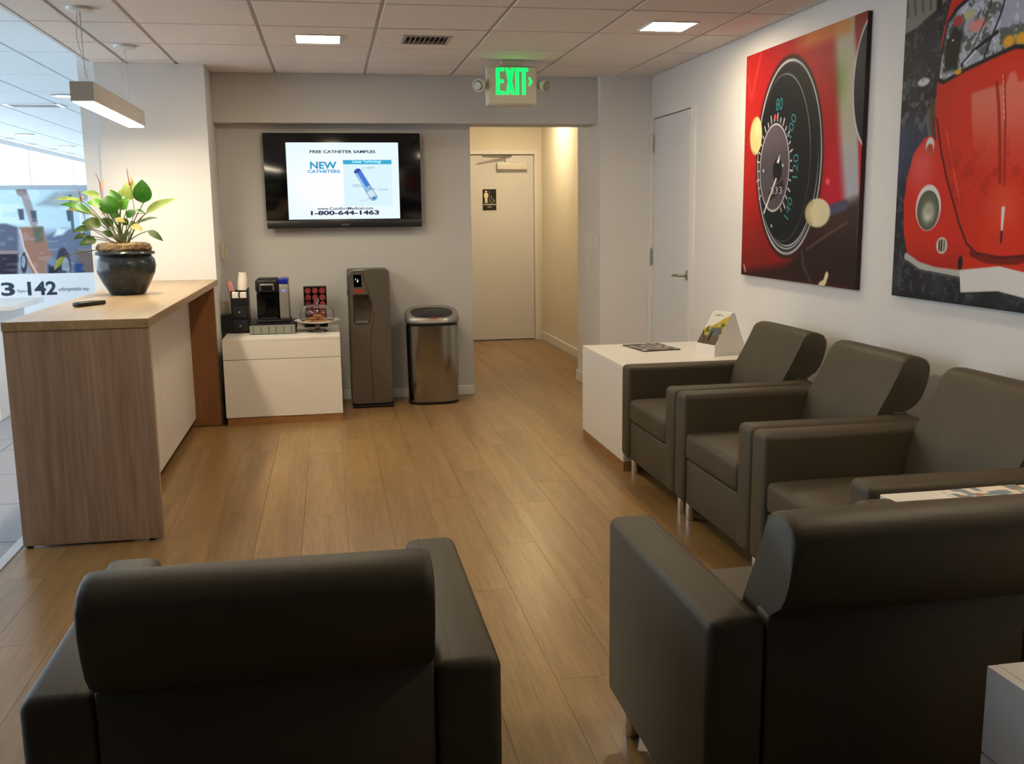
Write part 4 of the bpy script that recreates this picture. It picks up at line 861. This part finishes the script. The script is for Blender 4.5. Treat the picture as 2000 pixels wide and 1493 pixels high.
def paint_car(u, v):
    n1 = noise(u, v, 60, 1); n2 = noise(u, v, 18, 2)
    c = np.ones(u.shape+(3,))*np.array((42, 44, 50.)); c = c*(0.7+0.6*n2[..., None]); c = over(c, sm(0.6*n1+0.4*noise(u, v, 140, 3), 0.58, 0.72)*0.4, (110, 112, 118)); c = over(c, poly(u, v, [(-0.1, 0.40), (0.2, 0.42), (0.1, 0.60), (-0.1, 0.66)], 0.08)*0.6, (64, 74, 108))
    c = over(c, poly(u, v, [(-0.1, -0.1), (0.27, -0.1), (0.24, 0.05), (0.06, 0.115), (-0.1, 0.14)], 0.006), (124, 124, 116))
    for k in range(7): c = over(c, line(u, v, [(0.0+k*0.04, 0.0), (0.012+k*0.04, 0.07)], 0.006)*0.7, (76, 76, 72))
    c = over(c, line(u, v, [(0.17, -0.02), (0.175, 0.07)], 0.014), (24, 24, 26)); c = over(c, 1-sm(ell(u, v, 0.115, 0.295, 0.035, 0.014), 0.6, 1.2), (196, 200, 206)); c = over(c, (noise(u, v, 40, 5) > 0.72)*(u < 0.2)*(v > 0.25)*(v < 0.48)*0.5, (128, 126, 122))
    uo = u; u = np.where(u > 0.525, 1.05-u, u)           # the car is symmetric about its bonnet crease
    red = (204, 46, 22)
    body = poly(u, v, [(0.55, -0.1), (0.30, -0.05), (0.235, 0.06), (0.20, 0.16), (0.186, 0.30), (0.185, 0.40), (0.19, 0.47), (0.14, 0.475), (0.085, 0.52), (0.055, 0.60), (0.044, 0.68), (0.052, 0.78), (0.078, 0.852), (0.16, 0.885), (0.30, 0.90), (0.36, 0.895), (0.53, 0.885)], 0.004)
    c = over(c, body, red); g = body*sm(v, 0.0, 0.3)*(1-sm(u, 0.2, 0.5)); c = over(c, g*0.25, (168, 30, 20))
    fen = poly(u, v, [(0.19, 0.465), (0.14, 0.475), (0.085, 0.52), (0.055, 0.60), (0.044, 0.68), (0.052, 0.78), (0.078, 0.852), (0.16, 0.885), (0.34, 0.90), (0.36, 0.86), (0.40, 0.83), (0.335, 0.75), (0.26, 0.60), (0.225, 0.50)], 0.006)
    c = over(c, fen, (204, 44, 26)); c = over(c, fen*(1-sm(ell(u, v, 0.13, 0.57, 0.09, 0.10), 0.2, 1.1))*0.8, (218, 88, 90)); c = over(c, fen*sm(v, 0.78, 0.9)*0.5, (140, 26, 14))
    c = over(c, line(u, v, [(0.195, 0.42), (0.225, 0.52), (0.262, 0.61), (0.335, 0.75), (0.375, 0.81), (0.42, 0.838), (0.525, 0.848)], 0.0045), (96, 16, 12)); c = over(c, line(u, v, [(0.40, 0.840), (0.46, 0.856), (0.525, 0.858)], 0.010)*0.7, (86, 14, 10))
    c = over(c, line(u, v, [(0.245, 0.46), (0.29, 0.58), (0.33, 0.68)], 0.003)*0.6, (226, 110, 90))
    # bonnet reflections
    hood = poly(u, v, [(0.20, 0.34), (0.33, 0.30), (0.53, 0.26), (0.53, 0.845), (0.42, 0.838), (0.335, 0.75), (0.225, 0.50)], 0.004)
    rf = poly(u, v, [(0.353, 0.36), (0.44, 0.352), (0.50, 0.352), (0.512, 0.325), (0.53, 0.318), (0.53, 0.62), (0.40, 0.575), (0.365, 0.46)], 0.01)*(0.75+0.25*noise(u, v, 9, 8))
    c = over(c, rf*(1-sm(v, 0.36, 0.64))*0.85, (214, 150, 142)); c = over(c, hood*sm(0.6*noise(u, v, 26, 11)+0.4*noise(u, v, 70, 13), 0.48, 0.62)*sm(v, 0.48, 0.56)*(1-sm(v, 0.66, 0.72))*0.35, (150, 28, 14)); c = over(c, hood*(1-sm(ell(u, v, 0.53, 0.70, 0.10, 0.09), 0.2, 1.1))*0.5, (226, 96, 60)); c = over(c, hood*(noise(u, v, 7, 12) > 0.5)*0.12, (232, 70, 30))
    c = over(c, line(uo, v, [(0.463, 0.345), (0.478, 0.42), (0.492, 0.52), (0.503, 0.63)], 0.006)*0.8, (140, 26, 14)); c = over(c, line(uo, v, [(0.49, 0.325), (0.508, 0.45), (0.522, 0.64)], 0.004)*0.9, (150, 30, 18)); c = over(c, line(uo, v, [(0.486, 0.325), (0.503, 0.45)], 0.002), (240, 150, 120))
    # windscreen
    ws = poly(u, v, [(0.195, 0.294), (0.200, 0.235), (0.225, 0.135), (0.26, 0.105), (0.34, 0.075), (0.55, 0.02), (0.55, 0.245), (0.43, 0.262), (0.319, 0.280), (0.22, 0.302)], 0.004)
    c = over(c, poly(u, v, [(0.186, 0.305), (0.192, 0.23), (0.218, 0.125), (0.255, 0.092), (0.34, 0.062), (0.55, 0.005), (0.55, 0.258), (0.43, 0.274), (0.319, 0.292), (0.215, 0.316)], 0.004), (28, 26, 28))
    wc = np.ones_like(c)*np.array((158, 164, 186.)); a, b = 0.5*noise(u, v, 26, 21)+0.3*noise(u, v, 60, 23)+0.2*noise(u, v, 130, 24), 0.6*noise(u, v, 60, 22)+0.4*noise(u, v, 140, 25); wc = over(wc, sm(a, 0.50, 0.58)*0.8, (70, 78, 70)); wc = over(wc, sm(b, 0.58, 0.66)*0.6, (206, 212, 226)); wc = over(wc, poly(u, v, [(0.21, 0.28), (0.215, 0.18), (0.26, 0.14), (0.30, 0.18), (0.28, 0.28)], 0.02)*(a > 0.25), (32, 38, 30))
    wc = over(wc, (1-sm(ell(u, v, 0.36, 0.165, 0.05, 0.022), 0.5, 1.1))*(b > 0.3), (212, 138, 128)); wc = over(wc, (1-sm(ell(u, v, 0.27, 0.135, 0.03, 0.02), 0.5, 1.1)), (170, 60, 60)); wc = over(wc, (1-sm(ell(u, v, 0.32, 0.125, 0.03, 0.02), 0.4, 1.1))*0.8, (192, 186, 120)); wc = over(wc, line(u, v, [(0.40, 0.26), (0.46, 0.15), (0.50, 0.04)], 0.004), (40, 40, 44)); wc = over(wc, line(u, v, [(0.34, 0.24), (0.41, 0.13), (0.43, 0.06)], 0.003)*0.8, (50, 52, 54)); wc = over(wc, line(u, v, [(0.30, 0.27), (0.36, 0.232), (0.45, 0.20)], 0.006), (30, 30, 34)); wc = over(wc, line(u, v, [(0.31, 0.268), (0.36, 0.238)], 0.003), (220, 222, 226)); wc = over(wc, (1-sm(ell(u, v, 0.50, 0.235, 0.03, 0.02), 0.5, 1.1)), (222, 160, 40))
    k = np.clip(ws, 0, 1)[..., None]; c = c*(1-k)+wc*k; c = over(c, 1-sm(ell(u, v, 0.285, 0.288, 0.02, 0.010), 0.5, 1.1), (222, 160, 40))
    c = over(c, poly(u, v, [(0.30, -0.05), (0.24, 0.07), (0.33, 0.04), (0.55, -0.02), (0.55, -0.06)], 0.01)*0.7, (214, 60, 34)); c = over(c, line(u, v, [(0.165, 0.36), (0.172, 0.44), (0.19, 0.475)], 0.009), (86, 60, 40))
    # lamps, horn grille, bumper, plate
    e = ell(u, v, 0.176, 0.700, 0.065, 0.074); c = over(c, 1-sm(e, 0.97, 1.04), (214, 214, 216)); e2 = ell(u, v, 0.176, 0.708, 0.055, 0.062); c = over(c, 1-sm(e2, 0.95, 1.03), (92, 98, 84)); c = over(c, (1-sm(ell(u, v, 0.178, 0.715, 0.045, 0.05), 0.3, 1.0))*(0.5+0.5*noise(u, v, 50, 31)), (214, 216, 200)); c = over(c, np.exp(-((e2-1.0)/0.04)**2)*0.8, (60, 44, 40))
    e = ell(u, v, 0.168, 0.502, 0.022, 0.028); c = over(c, 1-sm(e, 0.9, 1.05), (206, 208, 210)); c = over(c, 1-sm(ell(u, v, 0.168, 0.512, 0.018, 0.018), 0.8, 1.1), (170, 70, 50))
    e = ell(u, v, 0.257, 0.820, 0.028, 0.0265); c = over(c, 1-sm(e, 0.95, 1.05), (206, 196, 190)); c = over(c, (1-sm(e, 0.72, 0.82))*(np.sin(u*520) > -0.2), (40, 30, 30))
    c = over(c, line(u, v, [(0.074, 0.862), (0.14, 0.888), (0.23, 0.902), (0.35, 0.905)], 0.012), (176, 178, 174)); c = over(c, line(u, v, [(0.08, 0.878), (0.15, 0.905), (0.35, 0.918)], 0.004), (70, 72, 76)); c = over(c, 1-sm(ell(u, v, 0.352, 0.872, 0.012, 0.024), 0.8, 1.1), (30, 24, 24))
    c = over(c, line(u, v, [(0.524, 0.705), (0.527, 0.77)], 0.006), (222, 220, 214)); c = over(c, line(u, v, [(0.528, 0.775), (0.529, 0.80)], 0.008), (60, 30, 26))
    c = over(c, poly(u, v, [(0.350, 0.893), (0.53, 0.872), (0.53, 0.945), (0.362, 0.962)], 0.003), (214, 214, 212))
    c = over(c, sm(v, 0.965, 1.0)*0.5, (18, 18, 22))
    return c
def canvas(name, label, yl, yr, paint, n):
    t = thing(name, label, 'wall picture', (XR, (yl+yr)/2, 0.995)); yc = (yl+yr)/2
    obj('stretcher', B(-0.022, -0.0008, yr-yc, yl-yc, 0.0, 1.215, 0.002, 1), 'canvas_side', t)
    print_sheet('print', 'print_matte', t, ((-0.0226, yl-yc, 1.215), (0, -1, 0), (0, 0, -1)), yl-yr, 1.215, n, n, paint)
    return t
cv1 = canvas('canvas_print', 'large canvas print of a chrome speedometer on a red dashboard', 5.40, 4.125, paint_speedo, 330)
pr = [c_ for c_ in cv1.children if c_.name.startswith('print')][0]
for s, cx, cy, w, h, an in (('80', 0.340, 0.250, 0.062, 0.050, 0), ('100', 0.458, 0.350, 0.095, 0.045, 62), ('120', 0.502, 0.519, 0.095, 0.045, 86), ('140', 0.452, 0.691, 0.090, 0.045, 66)):
    ca, sa = math.cos(math.radians(an)), math.sin(math.radians(an)); oo = (-0.0228, 0.6375-1.275*cx, 1.215-1.215*cy)
    text('numeral', s, 'teal_ink', pr, (oo, (0, -1.25*ca, 1.25*sa), (0, 1.25*sa, 1.25*ca), (-1, 0, 0)), -w/2, w/2, -h/2, h/2, 0.0006, 0.0)
text('numeral', '333', 'grey_ink', pr, ((-0.0228, 0.6375, 1.215), (0, -1.275, 0), (0, 0, 1.215), (-1, 0, 0)), 0.285, 0.39, -0.630, -0.600, 0.0006, 0.0)
canvas('canvas_print', 'large canvas print of the front of a red vintage car on cobbles', 3.828, 2.54, paint_car, 360)
# ------------------------------------------------------------------ reading matter
def paint_cover(seed, base, pal):
    def f(u, v):
        c = np.ones(u.shape+(3,))*np.array(base, float)
        for k, col in enumerate(pal): c = over(c, sm(noise(u, v, 5+3*k, seed+k), 0.55, 0.62), col)
        return c
    return f
def magazine(label, x, y, z, w, h, rz, seed, base, pal, cover='paper'):
    t = thing('magazine', label, 'magazine', (x, y, z), rz)
    obj('pages', B(-w/2, w/2, -h/2, h/2, 0.0004, 0.0055, 0.0012, 1), cover, t)
    print_sheet('cover', 'print_matte', t, ((-w/2+0.001, h/2-0.001, 0.0058), (1, 0, 0), (0, -1, 0)), w-0.002, h-0.002, 40, 50, paint_cover(seed, base, pal))
magazine('grey magazine lying flat on the far white end table', 1.85, 5.53, 0.5662, 0.235, 0.30, 0.12, 40, (128, 122, 120), ((70, 68, 70), (176, 170, 164), (98, 92, 90)), 'dark_plastic')
magazine('pale magazine with small colour photos on the corner table', 1.79, 2.315, 0.5662, 0.24, 0.21, 0.04, 50, (224, 210, 192), ((150, 120, 100), (226, 216, 206), (120, 140, 150)))
magazine('yellow and green magazine in the middle of the corner table', 2.01, 2.335, 0.5662, 0.15, 0.175, -0.05, 60, (190, 160, 60), ((120, 126, 50), (210, 190, 150), (90, 80, 60)))
magazine('red and white magazine at the wall end of the corner table', 2.205, 2.305, 0.5662, 0.17, 0.22, -0.1, 70, (170, 30, 44), ((210, 200, 200), (120, 20, 30)))
# tabletop brochure holder: a wedge with a printed front
t = thing('brochure_stand', 'white wedge brochure stand with a yellow landscape photo on the far end table', 'brochure', (2.067, 5.087, 0.5662), math.radians(16))
bm = bmesh.new(); prism(bm, [(0.0, 0.0), (0.20, 0.0), (0.215, 0.04), (0.135, 0.235), (0.118, 0.235), (0.004, 0.06)], 1, 0.0, 0.165)
obj('card_wedge', bm, 'paper', t)
def paint_bro(u, v):
    c = np.ones(u.shape+(3,))*np.array((206, 208, 200.)); a = noise(u, v, 9, 81)
    hill = poly(u, v, [(-0.1, 0.62), (0.15, 0.48), (0.45, 0.42), (0.75, 0.20), (1.1, 0.05), (1.1, 0.75), (-0.1, 0.75)], 0.04)
    c = over(c, hill, (178, 158, 52)); c = over(c, hill*(a > 0.55), (96, 92, 36)); c = over(c, poly(u, v, [(0.35, 0.50), (0.9, 0.45), (0.95, 0.82), (0.4, 0.85)], 0.05), (84, 92, 100)); c = over(c, sm(v, 0.70, 0.78), (92, 78, 60)); c = over(c, line(u, v, [(0.02, 0.62), (0.35, 0.95)], 0.025), (60, 56, 46)); c = over(c, poly(u, v, [(0.45, 0.62), (0.55, 0.6), (0.55, 0.9), (0.45, 0.9)], 0.04), (36, 32, 30))
    c = over(c, ((noise(u, v, 26, 90) > 0.5) & (u > 0.15) & (u < 0.7) & (v > 0.09) & (v < 0.15))*0.8, (90, 110, 110))
    return c
d = Vector((0.118-0.004, 0, 0.235-0.06)); dl = d.length; d.normalize()
print_sheet('cover_photo', 'print_matte', t, ((0.1174, 0.164, 0.2352), (0, -1, 0), tuple(-d)), 0.163, dl-0.002, 50, 60, paint_bro)
# ------------------------------------------------------------------ showroom, seen past the counter
t = thing('display_board', 'large printed board of parked cars with a caption in the showroom', 'display board', (-3.3, 12.0, 0))
obj('panel', B(-1.5, 0.98, 0.0, 0.04, 0.10, 1.70, 0.003, 1), 'trim_paint', t)
obj('top_rail', B(-1.5, 0.98, -0.012, 0.05, 1.7005, 1.745, 0.003, 1), 'grid_show', t)
for x in (-1.35, -0.3, 0.85): obj('foot', B(x-0.03, x+0.03, -0.2, 0.25, 0, 0.099, 0.004, 1), 'satin_steel', t)
def paint_board(u, v):
    # u over 2.46 m from x=-1.49, v over 0.94 m from the top
    x = -1.49+u*2.46; a = noise(u, v, 30, 101); b = noise(u, v, 12, 102)
    px = (x+0.27)/0.901*168; py = 370+v*0.94/0.964*164        # the picture's own coordinates
    U, V = px/190, (py-366)/170
    c = np.ones(u.shape+(3,))*np.array((196, 224, 238.)); c = over(c, (b > 0.55)*0.5*(V < 0.4), (226, 240, 250)); c = over(c, sm(V, 0.42, 0.55), (150, 160, 178)); c = over(c, sm(V, 0.6, 1.0)*0.6, (140, 138, 150))
    c = over(c, poly(U, V, [(0.35, 0.20), (0.55, 0.06), (0.90, 0.02), (0.92, 0.14), (0.6, 0.22)], 0.05)*0.7, (142, 150, 150)); c = over(c, poly(U, V, [(-3, 0.38), (0.02, 0.40), (0.14, 0.44), (0.12, 0.75), (0.08, 1.02), (-3, 1.02)], 0.03), (92, 98, 116)); c = over(c, poly(U, V, [(-3, 0.72), (0.12, 0.72), (0.08, 1.02), (-3, 1.02)], 0.03), (46, 40, 52)); c = over(c, line(U, V, [(-3, 0.70), (0.12, 0.72)], 0.02), (150, 130, 132))
    c = over(c, 1-sm(ell(U, V, 0.17, 0.84, 0.035, 0.12, 0.1), 0.85, 1.1), (52, 52, 58)); c = over(c, 1-sm(ell(U, V, 0.165, 0.83, 0.02, 0.07, 0.1), 0.85, 1.1), (150, 160, 170))
    c = over(c, poly(U, V, [(0.42, 0.55), (0.60, 0.46), (0.95, 0.52), (1.15, 0.62), (1.2, 1.02), (0.40, 1.02)], 0.04), (108, 118, 142)); c = over(c, poly(U, V, [(0.55, 0.46), (0.66, 0.47), (0.60, 0.53), (0.50, 0.55)], 0.03), (226, 238, 244)); c = over(c, poly(U, V, [(0.72, 0.70), (1.2, 0.72), (1.2, 1.0), (0.74, 1.0)], 0.08), (116, 98, 92))
    c = over(c, 1-sm(ell(U, V, 0.585, 0.86, 0.075, 0.19), 0.85, 1.08), (62, 58, 72)); c = over(c, 1-sm(ell(U, V, 0.60, 0.90, 0.045, 0.12), 0.8, 1.1), (140, 146, 156)); c = over(c, poly(U, V, [(0.42, 0.86), (0.60, 0.95), (0.60, 1.02), (0.41, 1.02)], 0.03), (40, 40, 58)); c = over(c, poly(U, V, [(0.70, 0.84), (0.78, 0.86), (0.80, 1.02), (0.68, 1.02)], 0.03), (44, 70, 116))
    c = over(c, poly(U, V, [(0.155, 0.44), (0.40, 0.44), (0.42, 0.60), (0.47, 0.76), (0.40, 0.84), (0.38, 1.02), (0.27, 1.02), (0.21, 0.86), (0.19, 0.66)], 0.025), (158, 116, 98)); c = over(c, poly(U, V, [(0.29, 0.44), (0.40, 0.44), (0.39, 0.60), (0.30, 0.62)], 0.03), (104, 104, 88)); c = over(c, line(U, V, [(0.22, 0.02), (0.25, 0.12), (0.31, 0.40)], 0.04)*0.75, (150, 130, 126)); c = over(c, 1-sm(ell(U, V, 0.21, 0.04, 0.06, 0.07), 0.7, 1.1), (146, 126, 124))
    for p in ((0.185, 0.30), (0.315, 0.32), (0.685, 0.32)): c = over(c, poly(U, V, [(p[0]-0.03, p[1]-0.06), (p[0]+0.03, p[1]-0.06), (p[0]+0.03, p[1]+0.06), (p[0]-0.02, p[1]+0.06)], 0.015), (84, 92, 104))
    c = over(c, line(U, V, [(0.71, 0.10), (0.71, 0.5)], 0.016), (92, 108, 116)); c = over(c, line(U, V, [(0.80, 0.18), (0.80, 0.5)], 0.012), (240, 248, 252)); c = over(c, line(U, V, [(0.16, 0.48), (0.18, 0.66), (0.24, 0.84), (0.30, 0.98)], 0.010), (224, 190, 180))
    c = over(c, (a > 0.7)*0.15, (230, 236, 240))
    return c
print_sheet('photo_print', 'print_matte', t, ((-1.49, -0.0008, 1.70), (1, 0, 0), (0, 0, -1)), 2.46, 0.94, 260, 150, paint_board)
FB = ((3.3, -0.001, 0), (1, 0, 0), (0, 0, 1), (0, -1, 0))
for s, x0_, x1_, z0_, z1_, bd in (('3', -3.665, -3.52, 0.515, 0.668, 0.03), ('Years or', -3.50, -3.36, 0.55, 0.585, 0.0), ('142', -3.385, -3.075, 0.515, 0.672, 0.03), ('unforgettable exp', -3.055, -2.73, 0.545, 0.600, 0.0)):
    text('lettering', s, 'text_dark', t, FB, x0_, x1_, z0_, z1_, 0.001, bd)
t = thing('white_desk', 'white desk seen past the left end of the counter', 'desk', (-2.75, 7.6, 0))
obj('desk_top', B(-0.75, 0.63, -0.48, 0.30, 0.752, 0.785, 0.003, 1), 'laminate', t)
obj('side_panel', B(0.45, 0.49, -0.46, 0.28, 0.0, 0.7515, 0.002, 1), 'laminate', t)
obj('side_panel', B(-0.73, -0.69, -0.46, 0.28, 0.0, 0.7515, 0.002, 1), 'laminate', t)
obj('modesty_panel', B(-0.689, 0.449, -0.44, -0.42, 0.10, 0.7515, 0.002, 1), 'laminate', t)
